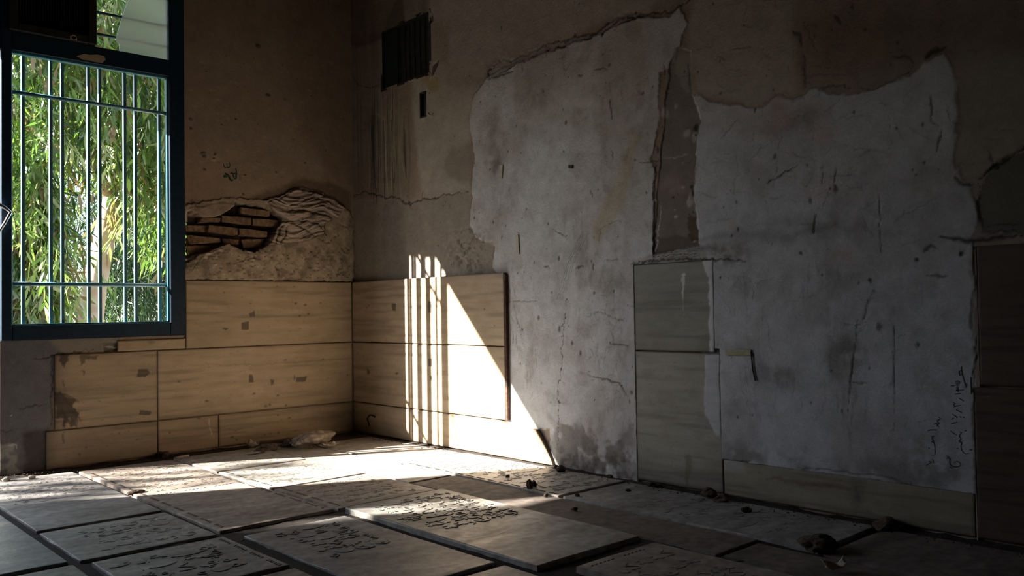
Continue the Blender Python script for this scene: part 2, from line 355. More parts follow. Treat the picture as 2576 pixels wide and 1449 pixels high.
# grey strip of bare undercoat between the two pale areas
S.poly(P((1688,165),(1712,120),(1742,130),(1748,230),(1765,290),(1758,350),(1748,430),(1745,470),(1762,540),(1766,622),(1700,630),(1650,642),(1655,545),(1662,430),(1664,380),(1676,320),(1680,250),(1690,200)), (.205,.172,.142), .95, .004, .03, .015, disp=-.005, edge=(.4,.36,.33), edgew=.004)
S.poly(P((1735,540),(1765,545),(1768,600),(1752,612),(1735,590)), (.10,.06,.03), .8, .006, .04, .04)
S.poly(P((1655,600),(1700,590),(1760,600),(1765,622),(1652,640)), (.5,.42,.36), .6, .012, .02, mul=True)
for q in ((1725,335,14,14),(1745,345,10,16),(1672,285,12,16),(1700,265,8,9),(1740,490,14,22),(1752,470,18,10),(1735,505,12,16)):
    S.blob(RW(q[0], q[1]), q[2]*.0018, q[3]*.0018, (.42,.36,.32), .8, .003, hard=3, rag=.03)
for q in ((1748,320,7,10),(1742,480,8,14),(1748,340,3,3),(1690,495,3,3),(1700,487,2,2),(1755,510,6,8),(1736,470,4,4)):
    S.blob(RW(q[0], q[1]), q[2]*.002, q[3]*.002, (.03,.025,.02), .9, -.004, hard=3, rag=.02)
S.poly(P((1700,130),(1745,120),(1752,230),(1735,235),(1700,180)), (.36,.31,.27), .6, .012, .06)
S.poly(P((1596,655),(1650,640),(1700,630),(1768,618),(1800,640),(1792,668),(1598,674)), (.44,.42,.40), .9, .006, .02, .02, disp=.002)
# second pale area
pale2 = P((1752,240),(1790,255),(1830,268),(1900,272),(1950,255),(1985,248),(2050,228),(2100,238),(2160,236),(2230,222),(2290,196),(2330,160),(2372,135),(2402,160),(2418,200),(2418,300),(2408,420),(2440,465),(2475,520),(2450,605),(2458,900),(2462,1246),(1815,1160),(1790,1100),(1764,1045),(1760,900),(1772,662),(1780,650),(1768,618),(1748,470),(1762,300))
S.poly(pale2, (.54,.535,.55), .92, .008, .045, .022, disp=.0025, edge=(.72,.68,.64), edgew=.006)
blotch(pale2, 90, [((.82,.78,.75), .55, 2.6, .48), ((.76,.73,.70), .5, 8, .53), ((.88,.86,.84), .5, 24, .52)])
S.poly(P((1752,245),(1900,275),(2060,250),(2100,280),(1950,340),(1780,330)), (.95,.86,.84), .6, .03, .08, mul=True)
S.poly(P((2412,130),(2700,100),(2700,620),(2450,600),(2478,520),(2412,430)), (.31,.26,.22), .8, .02, .06)
S.poly(P((2480,440),(2530,395),(2640,370),(2640,600),(2470,590),(2465,520)), (.12,.11,.09), .85, .006, .05, .03, disp=-.003)
S.poly(P((2000,60),(2400,20),(2700,0),(2700,140),(2400,130),(2300,170),(2000,190)), (.80,.74,.70), .7, .05, .1, mul=True)
S.poly(P((1770,-60),(2000,-60),(2000,230),(1900,265),(1760,235),(1735,60)), (.43,.365,.32), .8, .03, .05)
# upper left plaster, slightly rosy
S.poly(P((1080,-40),(1700,-40),(1640,30),(1540,45),(1440,90),(1220,170),(1180,300),(1085,200)), (.42,.35,.30), .7, .03, .06)
S.poly(P((1040,200),(1180,230),(1180,480),(1060,495),(1035,300)), (.42,.365,.31), .7, .03, .06)
S.poly(P((1130,370),(1185,355),(1186,470),(1140,450),(1110,420)), (.62,.58,.54), .7, .03, .06, mul=True)
S.poly(P((1085,60),(1130,50),(1125,160),(1090,150)), (.72,.64,.56), .6, .03, .06, mul=True)
S.poly(P((1060,195),(1100,195),(1110,225),(1080,235)), (.36,.27,.10), .55, .012, .04)
# damp and mould at the foot
mould = lambda u, v: sstep(.42, .60, fbm(u*11, v*11, 41, 5))
S.poly(P((1385,1040),(1440,1050),(1520,1080),(1600,1060),(1606,1230),(1400,1230)), (.42,.39,.37), .7, .06, .10, mul=True, mod=mould)
S.poly(P((1398,1070),(1470,1060),(1600,1100),(1606,1230),(1400,1230)), (.7,.66,.62), .6, .06, .10, mul=True, disp=-.003, mod=mould)
S.poly(P((1390,1120),(1605,1150),(1606,1250),(1400,1250)), (.55,.52,.5), .8, .03, .06, mul=True, mod=lambda u, v: sstep(.4, .6, fbm(u*26, v*26, 43, 4)))
I = S.sub(P((1385,1030),(1610,1240)), 0); S.D[I] += .010*(fbm(S.U[I]*24, S.V[I]*24, 45, 5)-.5)*sstep(.40, .05, S.V[I])
S.poly(P((1830,1110),(2060,1130),(2250,1170),(2400,1190),(2460,1250),(1815,1165)), (.45,.43,.40), .8, .05, .08, mul=True, mod=lambda u, v: sstep(.35, .6, fbm(u*9, v*9, 47, 5)))
# crumbled plaster left of the pale area above the cladding
I = S.sub(P((1110,560),(1240,700)), 0)
k = np.exp(-(((S.U[I]-RW(1170,640)[0])/.24)**2+((S.V[I]-RW(1170,640)[1])/.20)**2)**1.5)
rr = fbm(S.U[I]*34, S.V[I]*34, 51, 5); S.D[I] += .022*(rr-.5)*k; S.C[I] *= (1-k*.45*sstep(.5, .35, rr))[..., None]
S.blob(RW(1140,690), .08, .05, (.42,.38,.34), .5)
S.poly(P((1195,615),(1238,608),(1236,680),(1210,690),(1200,640)), (.30,.25,.21), .8, .005, .01, disp=-.003)
# horizontal crack and others  (measured polylines)
K = (.035,.028,.022)
def crack(pts, w=.004, a=.85, d=-.003, **kw): S.line(P(*pts), w, K, a, d, **kw)
crack([(888,490),(920,480),(960,495),(1000,500),(1010,508),(1030,510),(1060,498),(1090,502),(1115,490),(1140,488),(1175,482)], .006, .9, -.005, rag=.04, fine=.03)
crack([(1058,500),(1062,478)], .004); crack([(880,188),(900,212),(930,220),(962,212)], .004, .7)
crack([(1022,508),(1032,525)], .003, .6)
crack([(1430,690),(1425,760),(1415,830),(1412,900),(1405,960),(1402,1030),(1400,1085),(1405,1120)], .003, .85, rag=.04, fine=.05)
crack([(1480,940),(1530,955),(1565,965),(1592,1000)], .005, .8, rag=.03)
crack([(1540,865),(1590,872)], .004, .7); crack([(1545,840),(1552,862)], .003, .7)
crack([(1592,663),(1615,660),(1650,657),(1700,652),(1740,650),(1790,652),(1850,655),(1880,660)], .007, .9, -.006, rag=.015, fine=.03)
for y, a in ((628, .7), (634, .6), (641, .8), (646, .5)): crack([(1650, y+6), (1700, y+1), (1765, y-3)], .003, a, rag=.01)
crack([(1655,410),(1652,520),(1650,640)], .007, .7, -.004, rag=.01); S.line(P((1664,520),(1660,600),(1652,640)), .004, (.62,.6,.58), .8)
crack([(1610,408),(1640,405),(1690,398)], .003, .75); S.line(P((1660,402),(1700,397),(1745,388)), .0035, (.5,.42,.35), .8)
crack([(1676,155),(1678,180),(1676,200)], .004); crack([(1735,165),(1744,230)], .006, .6)
crack([(1790,655),(1792,750),(1790,820),(1796,880)], .004, .6); crack([(1797,975),(1806,1100),(1808,1230)], .006, .9, -.004)
crack([(2452,605),(2456,700),(2458,900),(2454,990)], .004, .5); S.line(P((2448,610),(2455,750),(2456,920)), .004, (.6,.58,.55), .5, .003, rag=.006)
crack([(2255,820),(2254,880),(2254,1000),(2256,1060)], .003, .9, rag=.006, fine=.004); crack([(2254,1060),(2255,1100)], .002, .6, rag=.006)
crack([(2162,805),(2155,880),(2145,960),(2138,1040)], .0025, .7, rag=.006, fine=.004); crack([(2200,735),(2182,790),(2180,810)], .004, .6)
crack([(2150,890),(2142,965)], .0025, .6, rag=.004); crack([(2150,962),(2185,966)], .006, .6)
crack([(2220,550),(2216,590),(2220,640),(2222,640)], .003, .7, rag=.005); crack([(2216,490),(2220,570)], .0025, .8, rag=.005, fine=.004)
crack([(1932,462),(1960,448),(1990,425),(2012,415)], .004, .85, rag=.01); crack([(2075,420),(2072,470)], .003, .7); crack([(2105,420),(2104,465)], .003, .6)
crack([(2346,235),(2347,300)], .005, .8, rag=.01); crack([(2372,330),(2366,380)], .005, .7); crack([(2345,300),(2370,320)], .003, .6)
crack([(2330,150),(2345,135),(2378,118)], .012, .9, -.006, rag=.02); crack([(2240,152),(2290,145),(2300,165)], .006, .7, rag=.03)
crack([(2165,215),(2190,230),(2225,218),(2280,190),(2300,165)], .003, .6, rag=.03, fine=.03)
crack([(2060,240),(2075,225),(2100,210),(2145,215)], .004, .6, rag=.04, fine=.03)
crack([(1935,262),(1965,240),(1985,245)], .003, .5, rag=.03, fine=.03)
crack([(2576,370),(2540,400),(2510,420),(2480,432),(2470,450)], .007, .9, -.006, rag=.03, fine=.03)
crack([(2405,445),(2430,462),(2450,463)], .006, .8, rag=.02); crack([(2490,380),(2505,420),(2500,425)], .006, .7)
crack([(2467,460),(2472,520),(2475,560)], .004, .7, rag=.03, fine=.03)
crack([(2375,598),(2440,604),(2480,602),(2576,598)], .010, .9, -.006, rag=.03); crack([(2490,570),(2576,565)], .003, .8); crack([(2490,583),(2576,582)], .003, .7)
crack([(2330,635),(2345,622),(2360,628)], .010, .7, rag=.04); crack([(2335,693),(2385,694)], .005, .7, rag=.01)
crack([(1815,1157),(1860,1160),(1895,1158)], .006, .9, -.004, rag=.02); S.line(P((1890,1160),(1915,1168)), .01, (.55,.52,.5), .8, .006, rag=.03)
crack([(2010,1175),(2075,1180),(2200,1195),(2300,1212)], .005, .6, rag=.03)
crack([(2025,60),(2060,125),(2065,130)], .003, .4); crack([(2027,140),(2032,218)], .010, .55, rag=.01); crack([(2105,40),(2120,60)], .008, .8); crack([(2150,5),(2155,25)], .010, .6)
crack([(1810,145),(1830,150)], .003, .7); crack([(1840,128),(1895,118),(1890,130)], .003, .6); crack([(2000,80),(2015,90),(2018,115)], .008, .7, rag=.02)
crack([(1900,70),(1870,62)], .003, .4); crack([(1960,400),(1950,470)], .003, .4); crack([(2055,540),(2050,590)], .006, .8, rag=.02)
crack([(1745,630),(1780,625),(1830,632)], .02, .35, 0, rag=.04); crack([(1770,600),(1900,590),(2000,600),(2100,560)], .02, .3, 0, rag=.05, soft=3)
crack([(1388,577),(1425,595)], .003, .9, rag=.01); crack([(1500,585),(1540,560),(1570,555)], .0025, .5, rag=.01)
for dx in (-9, -3, 3, 8): crack([(1475+dx,585),(1450+dx,630),(1430+dx,680),(1408+dx,755)], .003, .45, 0, rag=.01)
crack([(1365,672),(1378,668),(1382,675)], .005, .8); crack([(1450,676),(1470,670)], .006, .8, rag=.02); crack([(1495,660),(1496,680)], .006, .8, rag=.02)
crack([(1525,655),(1560,655)], .003, .5); crack([(1275,760),(1290,755),(1350,758)], .0035, .5, rag=.02); crack([(1480,800),(1520,780),(1580,810)], .004, .5, rag=.05, fine=.05)
crack([(1310,152),(1312,185)], .003, .6); crack([(1418,155),(1418,180)], .003, .6, rag=.005); crack([(1497,178),(1520,170),(1535,175)], .004, .8); crack([(1455,188),(1468,190)], .005, .8)
crack([(1538,250),(1545,300)], .006, .7, rag=.02); crack([(1542,370),(1548,400)], .003, .8, rag=.01); crack([(1535,165),(1542,160)], .006, .6); crack([(1490,480),(1493,500)], .003, .7)
crack([(1270,690),(1310,850),(1330,900)], .002, .5); crack([(1290,835),(1288,870)], .003, .7, rag=.005); crack([(1297,840),(1296,868)], .0025, .6, rag=.005); crack([(1283,830),(1278,900)], .002, .5, rag=.005)
S.poly(P((1085,165),(1100,148),(1098,165),(1083,195)), (.05,.04,.035), .9, .003, .01, disp=-.006)
S.line(P((1076,178),(1084,190),(1078,200)), .006, (.42,.36,.30), .8, .004)
S.line(P((1012,210),(1066,192)), .005, (.40,.33,.24), .8, .003, rag=.01)
S.poly(P((1080,45),(1084,30),(1086,52),(1080,60)), (.05,.04,.03), .9, .003, .01, disp=-.006)
# olive stain running down the pale plaster
S.poly(P((1605,335),(1620,345),(1600,400),(1600,450),(1580,500),(1545,560),(1520,612),(1500,605),(1495,570),(1520,500),(1560,450),(1575,400)), (.82,.72,.42), .55, .022, .06, .02, mul=True)
S.poly(P((1855,875),(1890,878),(1892,895),(1860,892)), (.9,.88,.75), .4, .01, .01, mul=True)
# smudges
for q in ((1945,945,60,30,.35),(2110,900,30,60,.35),(2150,880,22,26,.3),(1545,720,60,30,.25),(1330,250,60,40,.2),(1230,350,40,70,.22),(1240,420,25,20,.35),(1420,640,120,30,.18),(1870,700,60,40,.2),(2000,300,60,30,.25),(2330,1150,60,60,.3),(1250,500,40,60,.2),(1820,640,50,20,.4),(1560,900,50,60,.15),(1520,460,30,40,.2),(2090,700,90,60,.15),(2250,760,60,80,.12),(2080,560,120,30,.22)):
    S.blob(RW(q[0], q[1]), q[2]*.0023, q[3]*.0023, (.35,.31,.27), min(.8, q[4]*2.0), 0, mul=True, rag=.12, noise=.35)
for k in range(70):
    x = random.choice([(1880,2040,900,980), (2090,2190,860,1000), (1480,1590,720,960), (1300,1560,1000,1150), (1850,2440,1060,1180), (1400,1580,520,680), (2060,2300,640,780)]); px_ = random.uniform(x[0], x[1]); py_ = random.uniform(x[2], x[3]); ln_ = random.uniform(15, 70)
    S.line(P((px_, py_), (px_+random.uniform(-4, 4), py_+ln_)), random.uniform(.004, .014), (.5,.46,.43), random.uniform(.15, .4), 0, rag=.03, fine=.02, mul=True)
for q in ((2065,330),(2060,480),(1965,295),(1590,120),(1690,460),(2075,330),(1960,260),(2120,640)):
    S.blob(RW(*q), .07, .04, (.55,.36,.34), .35, rag=.12, noise=.4)
RG = P((1180,60),(2440,1120))
S.specks(150, RG, .002, .006, (.03,.026,.022), .8, -.002, 2.2, vert=True)
S.specks(46, RG, .005, .011, (.06,.05,.045), .75, -.003, 2.0, vert=True)
S.specks(70, P((900,60),(1200,680)), .002, .005, (.035,.028,.022), .8, -.002, 1.8)
S.specks(60, P((1280,420),(2440,1000)), .003, .007, (.62,.6,.58), .5, .001, 3)
S.scratches(150, RG, .02, .12, .0022, (.06,.055,.05), .6, math.pi/2, .9)
S.scratches(110, RG, .03, .16, .0022, (.07,.06,.055), .55, 0, 1.0)
S.scratches(60, P((1290,700),(1600,1100)), .03, .16, .002, (.12,.11,.11), .5, math.pi/2, .5)
S.scratches(70, P((1480,730),(1590,1000)), .02, .07, .003, (.10,.095,.09), .5)
S.scratches(110, P((1750,0),(2576,600)), .03, .18, .004, (.09,.07,.06), .4, .2, 1.2)
S.scratches(60, P((1800,700),(2440,1150)), .05, .25, .0022, (.15,.15,.16), .5, math.pi/2, .4)
S.scratches(60, P((900,520),(1180,690)), .02, .08, .003, (.09,.07,.055), .5)
# three nail-like marks measured on the plaster
for q in ((1435,419,7),(1423,193,6),(1513,85,12),(1600,30,10),(1345,240,5),(2032,413,5),(2013,636,8),(2308,655,8),(2188,705,8),(1172,188,8),(1053,352,3),(1148,378,3),(2195,730,5),(2420,640,10)):
    S.blob(RW(q[0], q[1]), q[2]*.0011, q[2]*.0010, (.03,.026,.022), .9, -.004, hard=2.5, rag=.02, fine=.02)
for y0_, y1_, z1_ in ((-3.388, -2.878, 1.186), (-3.418, -2.878, .74), (-4.60, -3.40, .182), (-5.352, -4.63, 1.174), (-5.352, -4.606, .61)):
    mk = (S.U > y0_) & (S.U < y1_) & (S.V < z1_); S.D[mk] = np.minimum(S.D[mk], .010)
mk = (S.U > -2.2) & (S.V < .24); S.D[mk] = np.minimum(S.D[mk], .004)
def keep_r(u, v):      # niche of the switch board and the slot under it are open
    a, b = RW(958, 75, .02), RW(1080, 205, .02)
    return ~(((u < RB[0]) & (u > RB[1]) & (v > RB[2]) & (v < RB[3])) | ((u < RS[0]) & (u > RS[1]) & (v > RS[2]) & (v < RS[3])))
c = [RW(*q, .02) for q in ((958,72),(1076,38),(1078,192),(962,212))]
RB = (max(c[0][0], c[3][0]), (c[1][0]+c[2][0])/2, (c[3][1]+c[2][1])/2, (c[0][1]+c[1][1])/2)
c = [RW(*q, .02) for q in ((1055,236),(1068,290))]
RS = (c[0][0], c[1][0], c[1][1], c[0][1])
wall_right = S.build('wall_right', lambda u, v, d: np.stack([.03-d, u, v], -1), M_PLASTER, keep=keep_r)
tag(wall_right, kind='structure')
SKR = S
bm = bmesh.new(); add_box(bm, .16, .40, ROOMY, .0, -.1, CEIL)
for (a, b_, c_, d_) in ((-7.6, RB[1]-.01, -.1, CEIL),):
    pass
core = bm_obj('masonry_core', bm, M_ROOM, wall_right)

# ---------------- window wall (left in the photo)
us = np.concatenate([lin(ROOMX, QX0, .3)[:-1], lin(QX0, QX1, .3)[:-1], lin(QX1, -5.05, .3)[:-1], lin(-5.05, -2.56, .1)[:-1], lin(-2.56, .03, .005)])
vs = np.concatenate([lin(-.06, 3.52, .005), [3.62, 3.75, CEIL]])
S = Skin(us, vs, (.30, .225, .165), 3)
P = lambda *q: [LW(*c, .012) for c in q]
S.D += .006*(fbm(S.U*1.5, S.V*1.5, 4, 3)-.5) + .003*(fbm(S.U*8, S.V*8, 6, 4)-.5) + .001*S.f1
S.C *= (.78+.44*fbm(S.U*1.8, S.V*1.8, 12, 4))[..., None]
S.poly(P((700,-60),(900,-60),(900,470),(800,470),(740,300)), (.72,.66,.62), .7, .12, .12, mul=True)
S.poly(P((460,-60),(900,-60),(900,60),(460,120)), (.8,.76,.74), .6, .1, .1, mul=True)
S.poly(P((455,300),(480,300),(478,560),(455,560)), (1.25,1.15,1.1), .6, .01, .02, mul=True)
S.blob(LW(520,440), .10, .16, (.36,.24,.19), .4, rag=.1)
S.blob(LW(800,420), .07, .14, (.40,.33,.25), .5, rag=.12, noise=.5)
S.poly(P((620,500),(700,470),(760,450),(830,455),(880,480),(885,560),(830,500),(760,480),(700,500),(640,520)), (.40,.34,.29), .75, .03, .04, mul=True)
S.poly(P((470,500),(620,500),(640,530),(475,520)), (.62,.55,.50), .5, .03, .04, mul=True)
# crumbling zone: lower rendering, darker folds, open hole with bricks
S.poly(P((462,515),(490,508),(560,505),(590,498),(640,500),(665,505),(700,495),(720,480),(760,472),(800,478),(840,500),(875,530),(890,560),(892,712),(462,712)), (.36,.285,.205), .85, .006, .05, .02, disp=.006, edge=(.4,.35,.3))
I = S.sub(P((462,500),(892,712)), 0)
r1 = fbm(S.U[I]*16, S.V[I]*16, 61, 5); r2 = fbm(S.U[I]*42, S.V[I]*42, 67, 4)
kz = sstep(LW(600,480)[1], LW(600,520)[1], S.V[I])
S.D[I] += (.016*(r1-.5)+.006*(r2-.5))*kz; S.C[I] *= (1-.35*kz*sstep(.48, .34, r1))[..., None]; S.C[I] *= (1+.25*kz*sstep(.55, .7, r1))[..., None]
# swirled folds of rendering on the right of the hole
fold = P((662,505),(700,492),(735,478),(790,482),(840,505),(868,525),(855,545),(815,560),(815,590),(795,600),(760,610),(700,612),(672,620),(690,590),(705,560),(690,535))
I, m, sd = S.poly(fold, (.44,.345,.285), .85, .008, .03, .01, disp=.012, edge=(.4,.33,.28))
cu, cv = LW(690, 640)
vw = S.V[I]+.035*np.sin(S.U[I]*11+1.2)+.05*(fbm(S.U[I]*4, S.V[I]*4, 71, 3)-.5)
rn = 1-np.abs(2*fbm(S.U[I]*5.5, vw*34, 73, 3)-1)*2.2; r5 = 1-np.abs(2*fbm(S.U[I]*12, vw*80, 79, 3)-1)*2
S.D[I] += (.013*(rn-.5)+.003*(r5-.5))*m; S.C[I] *= (1-.30*m*sstep(.45, .05, rn)+.12*m*sstep(.7, .95, rn))[..., None]
for a in ([(700,560),(745,555),(800,562),(820,590)], [(725,520),(800,512),(850,535)], [(740,500),(800,498),(840,515)], [(690,612),(700,585),(712,565)], [(703,612),(715,590),(722,566)], [(745,565),(770,580),(790,600)], [(720,535),(760,528),(830,545)], [(672,508),(705,498),(735,480),(750,478)]):
    S.line(P(*a), .007, (.06,.045,.035), .8, -.010, rag=.03)
for a in ([(745,480),(760,474),(800,480),(830,495)], [(770,490),(820,505),(850,520)]): S.line(P(*a), .012, (.10,.075,.055), .7, -.006, rag=.05, fine=.04)
hole = P((458,545),(478,532),(505,545),(540,545),(575,532),(600,512),(660,520),(690,535),(708,548),(700,570),(678,600),(668,618),(640,634),(605,628),(575,612),(540,622),(505,640),(478,655),(458,660))
I, m, sd = S.poly(hole, (.045,.032,.023), .97, .006, .03, .02, disp=-.085)
S.D[I] += .02*m*(fbm(S.U[I]*30, S.V[I]*30, 81, 4)-.5)
S.poly(P((462,600),(520,618),(560,612),(600,625),(650,630),(640,640),(560,635),(480,660),(462,660)), (.18,.13,.09), .6, .01, .04)
S.poly(P((480,522),(560,512),(600,515),(560,540),(500,548),(470,540)), (.30,.22,.17), .7, .008, .03, disp=.004)
S.blob(LW(596,514), .012, .02, (.02,.015,.012), .9, -.03, hard=2)
S.line(P((458,642),(500,660),(520,640),(560,625)), .008, (.45,.36,.26), .5, .006, rag=.04)
for a in ([(470,690),(500,660),(540,640),(580,625)], [(605,655),(640,648),(670,662)], [(600,665),(625,640)], [(850,560),(870,572),(880,570)], [(855,620),(870,640),(880,632)], [(800,600),(830,612),(850,590)], [(865,660),(850,680),(880,700)], [(470,585),(476,600)], [(868,620),(882,632)]):
    S.line(P(*a), .004, (.05,.038,.028), .75, -.004, rag=.03, fine=.04)
S.line(P((470,704),(680,708),(888,711)), .008, (.05,.035,.025), .7, -.010, rag=.01)
S.specks(170, P((470,620),(885,705)), .002, .007, (.08,.06,.045), .7, -.003, 2.5)
S.specks(60, P((470,620),(885,705)), .004, .01, (.55,.45,.33), .5, .003, 2)
S.specks(60, P((475,60),(870,480)), .002, .0045, (.04,.03,.022), .8, -.002, 1.5)
S.specks(60, P((475,60),(870,480)), .004, .012, (.45,.36,.28), .4, .001, 2.5)
S.scratches(40, P((475,200),(870,480)), .02, .08, .0025, (.45,.37,.29), .5, .2, 1.5)
for q in ((653,113,8),(678,237,7),(515,383,8),(518,392,6),(596,297,4),(483,300,6),(483,322,4),(546,383,3),(544,387,3),(541,396,3),(697,432,4),(770,408,4),(613,488,4),(560,312,3),(516,425,5)):
    S.blob(LW(q[0], q[1]), q[2]*.0026, q[2]*.0022, (.035,.026,.02), .85, -.004, hard=2.5, rag=.015)
    S.blob((LW(q[0], q[1])[0]+.004, LW(q[0], q[1])[1]-.012), .014, .009, (.42,.34,.27), .5, .001, rag=.02)
# grey plaster under the window and to its left
S.poly(P((-60,850),(300,850),(300,884),(180,884),(140,900),(132,1080),(118,1100),(120,1215),(-60,1215)), (.135,.14,.155), .9, .008, .04, disp=.003)
S.poly(P((120,850),(300,850),(300,884),(190,884),(150,895)), (.30,.25,.19), .6, .02, .05)
S.poly(P((255,862),(296,862),(296,882),(260,888)), (.16,.13,.10), .8, .005, .02, disp=-.012)
S.line(P((262,874),(296,872),(300,882)), .006, (.5,.43,.34), .8, .006)
S.poly(P((-40,1120),(45,1118),(36,1170),(60,1195),(20,1215),(-40,1215)), (.34,.33,.31), .75, .01, .04, disp=.006, mod=lambda u, v: sstep(.4, .6, fbm(u*14, v*14, 91, 4)))
S.poly(P((60,1090),(120,1080),(118,1215),(60,1215)), (.4,.33,.3), .8, .02, .04, mul=True)
for a in ([(80,902),(160,890),(230,880)], [(50,1030),(80,1018),(120,1014)], [(0,1085),(35,1082)], [(130,895),(132,960),(130,1075)]): S.line(P(*a), .005, (.04,.035,.03), .7, -.004, rag=.03, fine=.03)
S.line(P((28,1048),(30,1042)), .003, (.8,.8,.8), .8, 0, rag=0); S.line(P((20,1121),(44,1122),(42,1130)), .004, (.6,.6,.58), .7, .002)
S.scratches(40, P((0,900),(130,1190)), .03, .12, .003, (.10,.10,.10), .5)
SLOT = (FX1-.002, FX1+.028, 1.34, 1.60)
def keep_l(u, v):
    door = (u > DX0) & (u < FX0) & (v < TZ0)
    win = (u >= FX0-.01) & (u < FX1) & (v > FZ0-.004) & (v < UZ1)
    jag = .010*np.sin(v*60)+.008*np.sin(v*151+1)
    slot = (u < SLOT[1]+.008+jag) & (u > FX1-.01) & (v > SLOT[2]) & (v < SLOT[3])
    high = (u > QX0) & (u < QX1) & (v > QZ0) & (v < QZ1)
    return ~(high | door | win | slot | ((u > DX0) & (u < FX1) & (v >= TZ0) & (v < UZ1)))
wall_back = S.build('wall_back', lambda u, v, d: np.stack([u, .014-d, v], -1), M_PLASTER, keep=keep_l)
tag(wall_back, kind='structure')
bm = bmesh.new()
Y0, Y1 = .13, .28
add_box(bm, ROOMX-.3, QX0, .03, Y1, -.1, CEIL); add_box(bm, QX1, DX0, .03, Y1, -.1, CEIL); add_box(bm, QX0, QX1, .03, Y1, -.1, QZ0); add_box(bm, QX0, QX1, .03, Y1, QZ1, CEIL)                 # left of the doorway
add_box(bm, DX0, FX1, .03, Y1, UZ1, CEIL)                      # over the openings
add_box(bm, FX0, FX1+.03, .03, Y1, -.1, FZ0-.004)              # breast under the window
add_box(bm, -1.16, .40, Y0, Y1, -.1, CEIL); add_box(bm, FX1+.03, -1.16, Y0, Y1, -.1, SLOT[2]-.04); add_box(bm, FX1+.03, -1.16, Y0, Y1, SLOT[3]+.03, CEIL)
add_box(bm, FX1, FX1+.03, .03, Y1, FZ0-.004, SLOT[2]); add_box(bm, FX1, FX1+.03, .03, Y1, SLOT[3], CEIL)
add_box(bm, FX1-.030, FX1-.004, .064, Y1, FZ0+.035, UZ1)  # hidden jamb return added to keep direct sun out of the slot
bm_obj('masonry_core', bm, M_OUTW, wall_back)
# bricks laid bare in the hole
def px_prism(name, quad, y_front, y_back, mat, parent):
    f = [LW(*q, y_front) for q in quad]; bm = bmesh.new()
    a = [bm.verts.new((x, y_front, z)) for x, z in f]; b = [bm.verts.new((x, y_back, z)) for x, z in f]
    bm.faces.new(a); bm.faces.new(b[::-1]); n = len(f)
    for i in range(n): bm.faces.new((a[i], b[i], b[(i+1) % n], a[(i+1) % n]))
    bmesh.ops.bevel(bm, geom=bm.edges[:], offset=.004, segments=2, affect='EDGES')
    bmesh.ops.subdivide_edges(bm, edges=[e for e in bm.edges if e.calc_length() > .05], cuts=3, use_grid_fill=True)
    for v in bm.verts: v.co += Vector((random.uniform(-1, 1), random.uniform(-1, 1), random.uniform(-1, 1)))*.0032
    return bm_obj(name, bm, mat, parent)
for q, yf in ((((525,565),(598,573),(598,591),(523,583)), .030), (((602,574),(672,581),(673,597),(602,592)), .034), (((558,542),(632,548),(632,566),(558,558)), .040),
          (((636,549),(706,554),(697,571),(636,566)), .042), (((606,521),(680,530),(679,545),(606,537)), .038), (((478,591),(555,599),(555,610),(483,613)), .034),
          (((558,600),(602,603),(600,616),(562,614)), .052), (((508,546),(555,548),(555,558),(500,561)), .046), (((470,566),(519,566),(518,584),(472,582)), .060),
          (((470,618),(545,616),(528,634),(476,640)), .062), (((606,602),(668,600),(655,622),(612,624)), .062)):
    px_prism('brick', q, yf, .105, M_BRICK, wall_back)

# ---------------- rest of the room, floor bed, ceiling
tag(box_obj('wall_left', ROOMX-.2, ROOMX, ROOMY, .03, -.1, CEIL, M_ROOM), kind='structure')
tag(box_obj('wall_front', ROOMX-.2, .40, ROOMY-.2, ROOMY, -.1, CEIL, M_ROOM), kind='structure')
tag(box_obj('ceiling', ROOMX-.2, .40, ROOMY-.2, .28, CEIL, CEIL+.2, M_CEIL), kind='structure')
fu = lin(ROOMX, 0.16, .02); fv = lin(ROOMY, .13, .02)
F = Skin(fu, fv, (.04,.032,.026), 5)
F.D += .010*(fbm(F.U*5, F.V*5, 2, 4)-.5)+.008*(fbm(F.U*22, F.V*22, 3, 3)-.5)-.012
F.D += .020*sstep(.10, .0, np.minimum(-F.V, -F.U))*(fbm(F.U*13, F.V*13, 8, 4)+.2)
F.C *= (.5+fbm(F.U*6, F.V*6, 9, 4))[..., None]
I = F.sub([(-.9, -.32), (.1, .1)], 0); F.C[I] = F.C[I]*.3+np.array((.10,.075,.055))*.7
floor = F.build('floor', lambda u, v, d: np.stack([u, v, d], -1), skin_mat('earth', .95, b1=.006, b2=.003, var=.3)); tag(floor, kind='structure')
# doorway threshold
tag(box_obj('trim_1', DX0, DX1, .0, .28, -.05, .03, M_STONE[0], bev=.004), kind='structure')

# ================================================================== WINDOW, GRILLE, UPPER LIGHT
win = empty('window_1', ((FX0+FX1)/2, .02, FZ0)); tag(win, kind='structure')
def wpart(name, x0, x1, y0, y1, z0, z1, mat, bev=.004, parent=win):
    o = box_obj(name, x0, x1, y0, y1, z0, z1, mat, None, bev); return reparent(o, parent)
def reparent(o, p):
    o.parent = p; o.matrix_parent_inverse = Matrix.Translation(-Vector(p.location)) @ Matrix.Identity(4)
    if p.parent: o.matrix_parent_inverse = Matrix.Translation(-(Vector(p.location)+Vector(p.parent.location)))
    return o
def frame_bm():
    bm = bmesh.new()
    add_box(bm, FX0, WX0, -.006, .060, FZ0, UZ1)                # post shared with the doorway
    add_box(bm, WX1, FX1, -.006, .060, FZ0, UZ1)
    add_box(bm, WX0, WX1, -.006, .060, FZ0, WZ0)
    add_box(bm, WX0, WX1, -.006, .060, TZ0, TZ1)
    add_box(bm, WX0, WX1, -.006, .060, UZ1-.06, UZ1)
    return bm
bm = frame_bm(); bevel(bm, .004, 1); reparent(bm_obj('frame', bm, M_BLUE), win)
